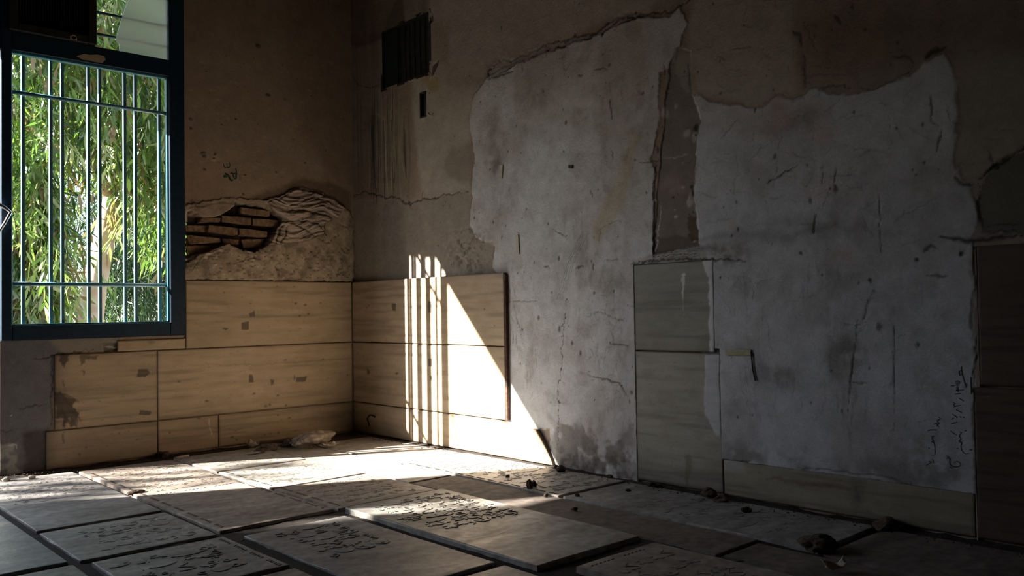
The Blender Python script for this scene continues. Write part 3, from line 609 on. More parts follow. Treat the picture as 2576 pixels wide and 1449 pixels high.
bm = bmesh.new(); add_box(bm, FX0, WX0, -.006, .060, -.02, FZ0); bevel(bm, .004, 1)
# inner stop bead, daylight on it painted in as a lighter blue
bm2 = bmesh.new(); w = .012
add_box(bm2, WX1-w, WX1, .012, .052, WZ0, WZ1); add_box(bm2, WX0, WX1, .012, .052, WZ1-w*1.2, WZ1); add_box(bm2, WX0, WX1, .012, .052, WZ0, WZ0+.008); add_box(bm2, WX0, WX0+.006, .012, .052, WZ0, WZ1)
bevel(bm2, .002, 1); reparent(bm_obj('stop_bead', bm2, M_BLUE_LIT), win); bm.free()
# flaked patch of bare wood on the transom
fl = [LW(*q, -.008) for q in ((193,141),(212,135),(225,138),(245,137),(262,141),(266,150),(258,158),(240,156),(225,152),(208,150))]
bm = bmesh.new(); a = [bm.verts.new((x, -.0085, z)) for x, z in fl]; b = [bm.verts.new((x, -.0055, z)) for x, z in fl]
bm.faces.new(a); bm.faces.new(b[::-1]); [bm.faces.new((a[i], b[i], b[(i+1) % len(a)], a[(i+1) % len(a)])) for i in range(len(a))]
reparent(bm_obj('bare_wood_patch', bm, M_WOOD), win)['label'] = 'bare wood where the paint has flaked'
# sill ledge outside
reparent(box_obj('sill', FX0, FX1, .062, .30, FZ0-.02, FZ0+.035, M_OUTW, None, .004), win)
# grille: a thing of its own bolted into the frame
gr = empty('window_grille', ((WX0+WX1)/2, .07, WZ0)); tag(gr, 'teal painted steel grille of eight upright bars filling the lower window', 'window grille')
for px in (57, 127, 156, 222, 250, 313, 340, 400):
    x = LW(px, 500, .068)[0]
    reparent(box_obj('bar', x-.0095, x+.0095, .050, .076, WZ0-.005, WZ1+.005, M_BAR, None, .0025), gr)
for a, b in (((32,233), (416,287)), ((30,715), (416,717))):
    z = (LW(*a, .056)[1]+LW(*b, .056)[1])/2
    bm = bmesh.new(); tube(bm, [(WX0-.004, .040, z), (WX1+.004, .040, z)], .0125, 12); reparent(bm_obj('cross_tube', bm, M_BAR, smooth=True), gr)
# upper light: horizontal rods outside, broken frosted pane
for i, py in enumerate((-40, 30, 84)):
    z = LW(285, py+8, .075)[1]
    bm = bmesh.new(); tube(bm, [(-1.90, .085, z), (WX1+.002, .085, z)], .010, 8); reparent(bm_obj('upper_rod', bm, M_BAR, smooth=True), win)
sh = [LW(*q, .03) for q in ((335,-60),(322,0),(303,55),(290,101),(299,112),(301,128),(340,138),(380,147),(433,157),(436,-60))]
sh = [(x, min(z, UZ1-.062)) for x, z in sh]
bm = bmesh.new(); a = [bm.verts.new((x, .027, z)) for x, z in sh]; b = [bm.verts.new((x, .031, z)) for x, z in sh]
bm.faces.new(a); bm.faces.new(b[::-1]); [bm.faces.new((a[i], b[i], b[(i+1) % len(a)], a[(i+1) % len(a)])) for i in range(len(a))]
reparent(bm_obj('broken_frosted_pane', bm, M_GLASS), win)['label'] = 'broken pane of dirty frosted glass'
# lever handle on the left post
hp = [LW(*q, -.05) for q in ((-30,500),(10,520),(27,534),(12,560),(-12,596))]
bm = bmesh.new(); tube(bm, [(hp[0][0], -.03, hp[0][1]), (hp[1][0], -.045, hp[1][1]), (hp[2][0], -.052, hp[2][1]), (hp[3][0], -.060, hp[3][1]), (hp[4][0], -.062, hp[4][1])], [.011, .011, .010, .009, .008], 8)
tube(bm, [(hp[1][0]+.004, -.006, hp[1][1]), (hp[1][0]+.004, -.046, hp[1][1])], .009, 10)
reparent(bm_obj('lever_handle', bm, M_STEEL, smooth=True), win)
# door frame round the doorway and solid transom over it
door = empty('door_1', ((DX0+DX1)/2, .02, 0)); tag(door, kind='structure')
bm = bmesh.new(); add_box(bm, DX0, DX0+.06, -.006, .060, 0, UZ1); add_box(bm, DX0+.06, FX0, -.006, .060, TZ0, TZ1); add_box(bm, DX0+.06, FX0, .012, .04, TZ1, UZ1)
reparent(bm_obj('frame', bm, M_BLUE), door)

# ================================================================== COOLER IN THE UPPER LIGHT
cx0 = LW(22, 40, -.02)[0]; cx1 = LW(243, 100, -.02)[0]; cz0 = (LW(22, 92, -.02)[1]+LW(243, 130, -.02)[1])/2; cz1 = 3.30
cz0 = max(cz0, TZ1+.004)
ac = empty('air_cooler', ((cx0+cx1)/2, 0, cz0)); tag(ac, 'black boxed air cooler with vertical fins wedged in the upper window beside the broken pane', 'air cooler')
bm = bmesh.new(); t = .05
add_box(bm, cx0, cx0+t, -.03, .34, cz0, cz1); add_box(bm, cx1-t, cx1, -.03, .34, cz0, cz1); add_box(bm, cx0+t, cx1-t, -.03, .34, cz0, cz0+t); add_box(bm, cx0+t, cx1-t, -.03, .34, cz1-t, cz1); add_box(bm, cx0+t, cx1-t, .08, .34, cz0+t, cz1-t)
bevel(bm, .004, 1); reparent(bm_obj('casing', bm, M_BLACK), ac)
bm = bmesh.new(); add_box(bm, cx0-.01, cx1+.10, .345, .56, 2.735, 3.72); bevel(bm, .012, 2); reparent(bm_obj('outer_body', bm, M_BLACK), ac)
n = 26
for i in range(n):
    x = cx0+t+(cx1-cx0-2*t)*(i+.5)/n
    bm = bmesh.new(); vs_ = add_box(bm, x-.0015, x+.0015, .0, .03, cz0+t, cz1-t)
    for v in vs_: v.co.x += (v.co.y-.015)*.35
    reparent(bm_obj('fin', bm, M_BLACK), ac)
bm = bmesh.new(); tube(bm, [(cx1-.14, -.034, cz0+.022), (cx1-.14, -.028, cz0+.022)], .016, 10); add_box(bm, cx1-.162, cx1-.122, -.034, -.0295, cz0+.006, cz0+.026); reparent(bm_obj('label_plate', bm, M_WOOD), ac)

# ================================================================== MARBLE CLADDING SLABS
TR = (.41,.305,.20)
def slab(plane, u0, u1, v0, v1, base=TR, label='', paint=None, thick=.014, name='marble_slab', corner=None, res=.006, seed=0, cat='wall slab', shape=None, face=0.0):
    s = Skin(lin(u0, u1, res), lin(v0, v1, res), base, 20+seed)
    s.C *= (.80+.4*fbm(s.U*1.7+seed*3.1, s.V*3, 31+seed, 4))[..., None]
    vein = fbm(s.U*2.2+seed, s.V*34+seed*5, 37+seed, 4)
    s.C *= (1-.27*sstep(.52, .72, vein))[..., None]; s.C *= (1+.06*sstep(.48, .30, vein))[..., None]
    s.D += -.0012*sstep(.60, .72, vein)
    e = np.minimum(np.minimum(s.U-u0, u1-s.U), np.minimum(s.V-v0, v1-s.V))
    s.C *= (1-.25*np.exp(-(e/.008)))[..., None]; s.D -= .002*np.exp(-(e/.004)**2)
    s.specks(int(40*(u1-u0)*(v1-v0)/.3)+4, [(u0, v0), (u1, v1)], .0012, .0032, (.14,.105,.07), .55, -.001, 4)
    s.specks(int(30*(u1-u0)*(v1-v0)/.3)+3, [(u0, v0), (u1, v1)], .01, .035, (.8*base[0], .76*base[1], .70*base[2]), .35, 0, 2.5)
    if paint: paint(s)
    if plane == 'R': pl = lambda u, v, d: np.stack([face-d, u, v], -1)
    else: pl = lambda u, v, d: np.stack([u, face-d, v], -1)
    if shape is not None:
        _pl = pl; pl = lambda u, v, d: _pl(shape(u, v)[0] if u.shape != (1, 1) else u, shape(u, v)[1] if u.shape != (1, 1) else v, d)
    o = s.build(name, pl, M_TRAV, thick=thick); tag(o, label, cat, 'marble slabs cladding the lower walls'); return o
g = .003
# --- window wall
Z3, Z2, Z1 = 1.190, .716, .243
def glue(s, quads, conv, col=(.085,.060,.042)):
    for q in quads: s.poly([conv(*c) for c in q], col, .9, .0025, .006, .006, disp=-.0005)
def dots(s, pts, conv, col=(.10,.075,.05)):
    for x, y, r in pts: s.blob(conv(x, y), r*.0027, r*.002, col, .8, -.001, hard=2.5, rag=.02)
xa = LW(396, 1000)[0]; xb = LW(550, 1080)[0]; xc = LW(296, 870)[0]
def p1(s):
    glue(s, [[(608,812),(626,808),(626,829),(608,830)], [(627,797),(640,779),(643,797)], [(558,825),(577,826),(567,831)], [(626,790),(634,785),(630,795)]], LW)
    dots(s, [(632,764,3),(563,733,3),(806,763,4),(697,721,3),(740,722,3),(776,790,4),(755,795,4),(745,762,4),(768,766,4)], LW)
    s.line([LW(735,748),LW(736,782)], .002, (.2,.15,.1), .5, 0); s.line([LW(755,790),LW(778,792)], .003, (.15,.11,.07), .6, 0)
slab('L', FX1+.004, -.003, Z2+g, Z3, label='wide top marble slab of the window wall between window and corner, with brown glue spots', paint=p1, seed=1)
def p2(s):
    glue(s, [[(626,943),(636,942),(639,961),(626,962)], [(681,954),(689,956),(688,966),(682,968)], [(745,949),(772,947),(768,960),(745,961)], [(739,942),(742,944),(742,956),(739,956)]], LW)
    dots(s, [(717,906,3),(720,904,3),(812,905,4),(680,1018,5),(670,1022,5),(520,1010,5),(720,1020,4),(875,945,4),(700,995,4),(640,990,4),(450,960,4)], LW)
    s.line([LW(460,920),LW(640,918),LW(760,910),(LW(850,912))], .006, (.22,.16,.1), .5, 0, rag=.03)
slab('L', xa+g, -.003, Z1+g, Z2-g, label='widest middle marble slab under the window wall ledge, ending at the room corner', paint=p2, seed=2)
xd = LW(138, 980)[0]
def p3(s):
    glue(s, [[(349,928),(372,928),(378,938),(366,949),(345,948)], [(352,1031),(380,1035),(378,1045),(350,1044)]], LW)
    stain = (.06,.042,.03)
    s.poly([LW(*q) for q in ((135,990),(150,988),(160,998),(190,1008),(180,1020),(195,1045),(185,1060),(188,1075),(178,1074),(170,1050),(160,1080),(155,1050),(140,1055))], stain, .85, .004, .03, .03)
    for a in ([(150,990),(175,1000),(195,1015)], [(160,1005),(185,1030),(200,1060)], [(158,1040),(162,1080)], [(165,1020),(190,1050),(188,1075)], [(150,1020),(170,1060),(180,1075)]): s.line([LW(*q) for q in a], .006, stain, .85, 0, rag=.03)
    s.poly([LW(*q) for q in ((145,892),(170,890),(168,905),(160,925),(150,912))], stain, .85, .004, .03, .03); s.poly([LW(*q) for q in ((195,893),(240,888),(245,900),(215,905),(208,925),(200,905))], stain, .7, .004, .03, .04)
    s.line([LW(212,930),LW(211,945)], .005, stain, .8, 0, rag=.005); s.line([LW(155,955),LW(160,975)], .005, stain, .8, 0)
    s.C[:] *= (1-.45*sstep(xd+.12, xd-.02, s.U))[..., None]
slab('L', xd, xa-g, Z1+g, Z2-g, label='middle marble slab below the window with black root-like stain on its left edge', paint=p3, seed=3)
xe = LW(116, 1140)[0]
def p4(s):
    s.line([LW(160,1085),LW(162,1115)], .007, (.06,.042,.03), .7, 0); s.C[:] *= (.8-.35*sstep(xe+.10, xe, s.U))[..., None]
    dots(s, [(200,1140,3),(215,1125,3),(300,1090,3),(325,1083,2),(345,1105,3)], LW)
slab('L', xe, xa-g, .008, Z1-g, label='bottom marble slab farthest left, under the stained slab', paint=p4, seed=4)
def p5(s):
    s.line([LW(524,1045),LW(527,1075),LW(537,1100)], .003, (.6,.5,.38), .8, 0); dots(s, [(428,1088,4),(465,1110,3),(500,1050,6)], LW)
slab('L', xa+g, xb-g, .012, Z1-g, base=(.34,.24,.155), label='short bottom marble slab between two joints, browner than its neighbours', paint=p5, seed=5)
def p6(s):
    s.line([LW(575,1082),LW(610,1080)], .006, (.12,.085,.055), .7, 0, rag=.03); dots(s, [(680,1092,3),(700,1090,4),(702,1088,3),(665,1095,3),(585,1100,5),(595,1105,4),(728,1050,4),(698,1044,4)], LW)
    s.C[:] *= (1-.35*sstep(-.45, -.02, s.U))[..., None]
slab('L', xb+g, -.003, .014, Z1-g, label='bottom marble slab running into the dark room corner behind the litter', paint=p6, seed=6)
slab('L', xc, FX1+.002-g, Z2+g, FZ0-.024, label='low narrow marble slab directly under the blue window frame', seed=7, paint=lambda s: (s.blob(LW(381,862), .02, .018, (.16,.115,.08), .7, hard=2)))
# --- long wall, corner group standing proud of the plaster
def q1(s):
    glue(s, [[(985,762),(996,763),(996,783),(986,780)], [(1076,758),(1085,758),(1086,788),(1077,786)]], RW); dots(s, [(1218,777,4),(922,772,5),(928,768,4),(1245,820,3)], RW)
def edge_dark(s, ue): s.C[:] *= (1-.6*sstep(ue+.012, ue, s.U))[..., None]
ue = RW(1269, 880)[0]
slab('R', ue, -.002, Z2+g, Z3, label='top marble slab of the long wall beside the corner, crossed by bar shadows', paint=q1, thick=.03, seed=8)
def q2(s):
    glue(s, [[(1078,902),(1087,902),(1088,922),(1078,922)], [(1080,945),(1086,946),(1087,957),(1081,957)]], RW); glue(s, [[(923,926),(932,936),(924,944)], [(992,938),(1004,938),(998,944)]], RW); dots(s, [(1000,941,4),(930,930,3)], RW)
ue2 = ue
slab('R', ue2, -.002, Z1+g, Z2-g, label='middle marble slab of the long wall beside the corner, mostly in sunlight', paint=q2, thick=.03, seed=9)
def bshape(u, v):
    uu = u.copy(); L_ = -2.225; k = (u-L_)/(0-.002-L_); left = L_+.14*np.clip(v/.235, 0, 1)**1.3
    return left+(-.002-left)*k, v-.030*sstep(-1.85, -2.0, u)*np.clip(v/.24, 0, 1)
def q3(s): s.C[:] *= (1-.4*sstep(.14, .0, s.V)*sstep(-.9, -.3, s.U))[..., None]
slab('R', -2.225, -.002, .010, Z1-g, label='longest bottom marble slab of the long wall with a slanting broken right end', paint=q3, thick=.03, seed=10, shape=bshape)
# --- pier slabs and skirting flush with plaster
SKYGREY = (.225,.205,.165)  # grey-olive stands in for cool skylight on the pier marble
pu0, pu1 = -3.392, -2.876; zj = (RW(1592,883)[1]+RW(1790,886)[1])/2
def q4(s):
    s.poly([RW(*q) for q in ((1714,688),(1722,687),(1721,712),(1719,735),(1718,760),(1716,735))], (.62,.6,.58), .85, .002, .004, .02)
    s.line([RW(1719,735),RW(1718,790)], .002, (.55,.53,.5), .5, 0, rag=.004)
    s.poly([RW(*q) for q in ((1765,650),(1800,650),(1800,890),(1788,890),(1782,760),(1784,700))], WHITE, .85, .006, .04, .02, disp=.003)
slab('R', pu0, pu1, zj+.004, Z3-.004, base=SKYGREY, label='upper slab of the marble pier on the long wall, toned a skylit grey, with a white paint drip', paint=q4, thick=.02, seed=11, face=.002)
def q5(s):
    s.poly([RW(*q) for q in ((1776,890),(1810,890),(1812,1100),(1800,1090),(1778,1045),(1772,960))], (.48,.48,.50), .85, .006, .03, .02, disp=.003)
    s.poly([RW(*q) for q in ((1722,1145),(1733,1140),(1738,1180),(1728,1230),(1722,1200))], (.14,.11,.05), .6, .006, .03, .02)
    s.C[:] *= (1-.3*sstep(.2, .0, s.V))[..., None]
slab('R', pu0-.03, pu1, .012, zj-.004, base=(.275,.25,.205), label='tall lower slab of the marble pier on the long wall, toned a skylit grey', paint=q5, thick=.02, seed=12, face=.002)
def q6(s):
    for a in ([(1925,1205),(1990,1212),(2040,1222),(2100,1225)], [(2040,1225),(2160,1222)], [(2150,1220),(2160,1260)]): s.line([RW(*q) for q in a], .010, (.14,.075,.05), .6, 0, rag=.04, fine=.03)
    s.poly([RW(*q) for q in ((2140,1190),(2180,1200),(2170,1250),(2150,1280),(2140,1250))], (.12,.11,.085), .6, .02, .05)
    s.poly([RW(*q) for q in ((1815,1150),(1870,1160),(1875,1190),(1815,1185))], (.40,.39,.38), .6, .02, .04)
slab('R', -4.598, pu0-.036, .012, .186, base=(.26,.225,.165), label='long low marble skirting slab below the pale plaster right of the pier', paint=q6, thick=.02, seed=13, face=.002)
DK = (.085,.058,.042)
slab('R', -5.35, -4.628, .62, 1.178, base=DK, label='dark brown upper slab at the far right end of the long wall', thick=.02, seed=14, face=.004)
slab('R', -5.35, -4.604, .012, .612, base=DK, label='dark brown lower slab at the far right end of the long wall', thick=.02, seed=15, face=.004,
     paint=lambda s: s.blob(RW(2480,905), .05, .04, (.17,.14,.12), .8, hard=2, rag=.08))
# red-brown mortar bed left where cladding slab stops
bm = bmesh.new(); add_box(bm, .003, .028, ue-.016, ue-.001, .245, Z3-.01)
o = bm_obj('mortar_bead', bm, simple('red_mortar', (.10,.05,.035), .95, noise=(.05,.03,.02), bump=.004, bscale=40), wall_right)

# ================================================================== SWITCH BOARD NICHE, SLOT, WIRES
sb = empty('switch_board', (.05, (RB[0]+RB[1])/2, RB[2])); tag(sb, 'black scorched square switch board sunk high in the long wall near the corner', 'switch board')
bm = bmesh.new(); add_box(bm, .060, .070, RB[1]-.02, RB[0]+.02, RB[2]-.02, RB[3]+.02); reparent(bm_obj('back_board', bm, M_RECESS), sb)
bm = bmesh.new()
for (a, b_, c_, d_) in ((RB[1]-.02, RB[1], RB[2]-.02, RB[3]+.02), (RB[0], RB[0]+.02, RB[2]-.02, RB[3]+.02), (RB[1], RB[0], RB[2]-.02, RB[2]), (RB[1], RB[0], RB[3], RB[3]+.02)): add_box(bm, .030, .062, a, b_, c_, d_)
reparent(bm_obj('side_frame', bm, M_BLACK), sb)
mid = RB[0]-.30*(RB[0]-RB[1])
bm = bmesh.new(); add_box(bm, .048, .060, mid, RB[0]-.005, RB[2]+.005, RB[3]-.01); bevel(bm, .002, 1); reparent(bm_obj('green_panel', bm, simple('dark_green_board', (.008,.018,.013), .6, bump=.001, bscale=20)), sb)
for k in range(7):
    y = RB[1]+.02+(mid-RB[1]-.04)*k/6+random.uniform(-.006, .006)
    bm = bmesh.new(); tube(bm, [(.056, y, RB[2]+.02), (.054, y+.004, (RB[2]+RB[3])/2), (.056, y-.003, RB[3]-.015)], .0035, 6); reparent(bm_obj('batten', bm, M_RECESS, smooth=True), sb)
so = empty('socket_box', (.05, (RS[0]+RS[1])/2, RS[2])); tag(so, 'narrow black socket slot with a wire end below the switch board', 'socket box')
bm = bmesh.new(); add_box(bm, .055, .065, RS[1]-.01, RS[0]+.01, RS[2]-.01, RS[3]+.01)
for (a, b_, c_, d_) in ((RS[1]-.01, RS[1], RS[2]-.01, RS[3]+.01), (RS[0], RS[0]+.01, RS[2]-.01, RS[3]+.01), (RS[1], RS[0], RS[2]-.01, RS[2]), (RS[1], RS[0], RS[3], RS[3]+.01)): add_box(bm, .028, .056, a, b_, c_, d_)
reparent(bm_obj('box', bm, M_BLACK), so)
wp = [RW(*q) for q in ((1068,281),(1075,288),(1083,291),(1086,284))]
bm = bmesh.new(); tube(bm, [(.034, wp[0][0], wp[0][1]), (.014, wp[1][0], wp[1][1]), (.008, wp[2][0], wp[2][1]), (.008, wp[3][0], wp[3][1])], .005, 8); reparent(bm_obj('wire_end', bm, M_PAPER, smooth=True), so)
wp = [RW(*q) for q in ((929,1072),(927,1052),(933,1044),(941,1045),(946,1049))]
bm = bmesh.new(); tube(bm, [(.001 if i == 0 else -.012, p[0], p[1]) for i, p in enumerate(wp)], .005, 8)
tag(bm_obj('wire_hook', bm, M_BLACK, smooth=True), 'short bent black wire sticking out of the bottom slab near the corner', 'wire')

# ================================================================== TAPE SCRAPS ON THE LONG WALL
def surfx(y, z):
    i = min(max(np.searchsorted(SKR.us, y), 0), len(SKR.us)-1); j = min(max(np.searchsorted(SKR.vs, z), 0), len(SKR.vs)-1)
    return .03-SKR.D[i, j]
def wall_strip(name, pxs, mat, label, cat, group=None, th=.0015, lift=.006):
    pts = [RW(*q, .01) for q in pxs]; n = len(pts); mx = min(surfx(*p) for p in pts)-lift
    bm = bmesh.new(); a = [bm.verts.new((mx-th-random.uniform(0, .002), y, z)) for y, z in pts]; b = [bm.verts.new((mx+.004, y, z)) for y, z in pts]
    bm.faces.new(a); bm.faces.new(b[::-1]); [bm.faces.new((a[i], b[i], b[(i+1) % n], a[(i+1) % n])) for i in range(n)]
    return tag(bm_obj(name, bm, mat), label, cat, group)
GT = 'scraps of old tape on the long wall'
wall_strip('adhesive_tape', [(1254,416),(1262,414),(1261,432),(1259,449),(1253,448),(1257,435)], M_TAPE, 'small upright scrap of yellowed tape left of the black square on the plaster', 'tape', GT)
wall_strip('adhesive_tape', [(1829,880),(1862,879),(1893,879),(1893,893),(1862,893),(1830,893)], M_TAPE, 'level strip of yellowed tape right of the marble pier', 'tape', GT)
wall_strip('adhesive_tape', [(1295,590),(1301,590),(1302,615),(1303,639),(1297,640),(1296,612)], simple('faded_tape', (.45,.42,.30), .5), 'faint upright strip of faded tape above the sunlit slab corner', 'tape', GT)
wall_strip('adhesive_tape', [(1430,415),(1440,415),(1440,423),(1430,423)], M_BLACK, 'tiny black square of tape on the middle of the pale plaster', 'tape', GT)
pts = [RW(*q, .01) for q in ((1893,884),(1898,930),(1904,958))]
bm = bmesh.new(); tube(bm, [(surfx(*p)-.006, p[0], p[1]) for p in pts], .0035, 6); tag(bm_obj('hanging_wire', bm, M_BLACK), 'thin dark wire hanging from the right end of the level tape strip', 'wire')

# ================================================================== WRITING ON THE WALLS
def ribbon(bm, pts, w, nrm, lift, taper=True):
    pts = [Vector(p) for p in pts]; P2 = []
    for i in range(len(pts)-1):
        for k in range(4):
            t = k/4; p0 = pts[max(i-1, 0)]; p1_, p2_ = pts[i], pts[i+1]; p3_ = pts[min(i+2, len(pts)-1)]
            P2.append(.5*((2*p1_)+(p2_-p0)*t+(2*p0-5*p1_+4*p2_-p3_)*t*t+(3*p1_-p0-3*p2_+p3_)*t**3))
    P2.append(pts[-1]); n = len(P2); nrm = Vector(nrm); rows = []
    for i, p in enumerate(P2):
        d = (P2[min(i+1, n-1)]-P2[max(i-1, 0)]); d = d.normalized() if d.length > 0 else Vector((1, 0, 0))
        s = d.cross(nrm).normalized(); ww = w*(.45+.55*math.sin(math.pi*min(max(i/(n-1), .06), .94))) if taper else w
        rows.append([bm.verts.new(p-s*ww-nrm*.001), bm.verts.new(p-s*ww*.75+nrm*lift), bm.verts.new(p+s*ww*.75+nrm*lift), bm.verts.new(p+s*ww-nrm*.001)])
    for i in range(n-1):
        for k in range(3): bm.faces.new((rows[i][k], rows[i][k+1], rows[i+1][k+1], rows[i+1][k]))
    bm.faces.new(rows[0][::-1]); bm.faces.new(rows[-1])
def Z6(x, y): return (540+x/16.1, 380+y/16.1)
def surfy(x, z):
    i = min(np.searchsorted(S_L.us, x), len(S_L.us)-1); j = min(np.searchsorted(S_L.vs, z), len(S_L.vs)-1); return .014-S_L.D[i, j]
S_L = S
bm = bmesh.new()
for st, w in (([(375,500),(375,580),(420,680),(480,670)], .004), ([(510,470),(500,580),(530,670),(600,640),(630,560),(590,440)], .0035),
              ([(430,890),(480,930),(560,1000),(620,1120),(690,1190),(750,1150)], .008), ([(480,970),(390,1000),(400,1040),(520,1040)], .006), ([(845,710),(880,800),(870,950),(870,1090),(800,1090),(740,940),(690,860)], .006), ([(1030,950),(1030,1080),(1035,1200)], .003)):
    pp = []
    for q in st:
        x, z = LW(*Z6(*q), .012); pp.append((x, surfy(x, z)-.0008, z))
    ribbon(bm, pp, w, (0, -1, 0), .0006)
tag(bm_obj('green_graffiti', bm, M_INKG), 'small green handwritten scrawl beside the window above the bare bricks', 'graffiti')
bm = bmesh.new()
for st in ([(610,905),(740,910),(880,922),(950,925)], [(1170,950),(1290,990)]):
    pp = []
    for q in st:
        x, z = LW(*Z6(*q), .012); pp.append((x, surfy(x, z)-.0014, z))
    ribbon(bm, pp, .0028, (0, -1, 0), .0006)
tag(bm_obj('black_scratch', bm, M_INKK), 'thin black stroke crossing the green scrawl beside the window', 'graffiti')
def Z7(x, y): return (2300+x/4.53, 880+y/4.53)
def wscript(name, strokes, label, w=.0023):
    bm = bmesh.new()
    for st in strokes:
        pp = []
        for q in st:
            y, z = RW(*Z7(*q), .01); pp.append((surfx(y, z)-.0010, y, z))
        ribbon(bm, pp, w, (-1, 0, 0), .0006)
    return tag(bm_obj(name, bm, M_PEN), label, 'graffiti', 'black handwriting at the right of the long wall')
wscript('black_handwriting', [[(285,765),(305,785),(270,805),(290,840),(270,850),(290,880)], [(230,845),(270,840),(265,870)], [(162,920),(210,910),(265,910)], [(200,985),(235,980),(210,1000),(230,1040),(205,1045),(235,1060),(245,1150),(240,1190),(205,1195)], [(175,1110),(180,1130)], [(145,1315),(205,1275),(170,1270)], [(220,1245),(228,1290)]], 'left upright line of small black handwriting on the pale plaster near the dark slabs')
wscript('black_handwriting', [[(550,185),(550,240),(590,400)], [(545,235),(520,245),(530,290),(560,260)], [(480,360),(510,355),(525,375),(505,390)], [(425,408),(470,408)], [(485,430),(510,440),(485,465),(515,460),(575,455)], [(510,420),(510,480)], [(470,505),(545,495)], [(515,545),(575,585)], [(450,600),(475,610),(455,625),(480,640),(460,645),(545,628)], [(482,680),(555,718)], [(440,730),(500,770),(470,755)], [(430,790),(460,775)], [(430,840),(500,822)], [(420,925),(490,970)]], 'middle upright line of black handwritten date figures and slashes on the pale plaster')
wscript('black_handwriting', [[(525,930),(545,940),(530,960),(520,985),(540,1010),(520,1040),(550,1060),(540,1095),(555,1150),(590,1180),(635,1175)], [(635,1138),(672,1135)], [(490,1125),(518,1123)], [(525,760),(545,770)], [(565,765),(580,770)], [(580,925),(600,915)]], 'right upright line of black handwriting beside the edge of the dark slabs')
wscript('black_handwriting', [[(370,1205),(400,1215),(380,1235),(410,1230),(415,1300),(460,1328),(520,1325),(535,1295),(500,1270),(460,1285)], [(410,1335),(445,1345)]], 'lowest looped black handwritten word under the date on the pale plaster')
wscript('black_handwriting', [[(652,308),(655,400),(658,505)]], 'single upright black pen stroke right of the date', .002)

# ================================================================== GRAVE STONES IN THE FLOOR
def glyph(kind):
    r = random.uniform
    if kind == 'bowl': return [[(0,.32),(.06,.02),(.30,-.20),(.62,-.20),(.88,.02),(.95,.38)]], [(.46, .12)] if random.random() < .6 else []
    if kind == 'sweep': L = r(1.1, 2.2); return [[(0,0),(.25*L,-.16),(.6*L,-.14),(.9*L,.08),(L,.30)]], []
    if kind == 'alif': return [[(0,-.05),(.04,.35),(.02,.82)]], []
    if kind == 'teeth': return [[(0,.05),(.10,.22),(.16,.0),(.28,.20),(.34,.0),(.46,.22),(.55,-.04),(.8,-.10)]], [(.2,.45),(.36,.48)]
    if kind == 'loop': return [[(0,0),(.18,-.02),(.26,.16),(.14,.24),(.06,.10),(.24,-.06),(.20,-.30),(-.05,-.42)]], []
    if kind == 'ye': return [[(.9,.36),(.62,.42),(.52,.22),(.80,.08),(.84,-.12),(.5,-.28),(.12,-.20),(0,.06)]], [(.3,-.5),(.45,-.5)]
    if kind == 'kaf': return [[(.0,.0),(.35,-.06),(.62,.08),(.36,.38),(.18,.52),(.62,.80)]], []
    if kind == 'he': return [[(0,0),(.14,.22),(.30,.18),(.30,0),(.12,-.08),(.02,.04)], [(.3,0),(.6,-.04)]], []
    return [[(0,0),(.3,-.04)]], []
KINDS = ['bowl', 'sweep', 'alif', 'teeth', 'loop', 'ye', 'kaf', 'he', 'teeth', 'alif', 'dash']
def write(bm, x0, x1, y0, y1, rows, z, size=None, w=.0042, lift=.004, dens=1.):
    w *= .72; lift *= .48; size = size*.74 if size else None
    rh = (y1-y0)/rows; sz = size or rh*.62
    for r in range(rows):
        yb = y1-(r+.62)*rh; x = x1-random.uniform(0, .04)
        while x > x0+sz*.35:
            for lay in range(2 if random.random() < .22*dens else 1):
                strokes, dts = glyph(random.choice(KINDS)); s = sz*random.uniform(.7, 1.15); wd = max(p[0] for st in strokes for p in st)*s
                if x-wd < x0: s *= .5; wd *= .5
                oy = yb+random.uniform(-.12, .22)*rh + (lay*.30*rh)
                for st in strokes: ribbon(bm, [(x-wd+px*s, min(max(oy+py*s, y0), y1), z) for px, py in st], w*random.uniform(.75, 1.2), (0, 0, 1), lift)
                for dx, dy in dts:
                    px, py = x-wd+dx*s, min(max(oy+dy*s, y0), y1); ribbon(bm, [(px-.005, py, z), (px+.005, py+.002, z)], w*1.3, (0, 0, 1), lift, False)
            x -= wd*random.uniform(.95, 1.25)+sz*.12
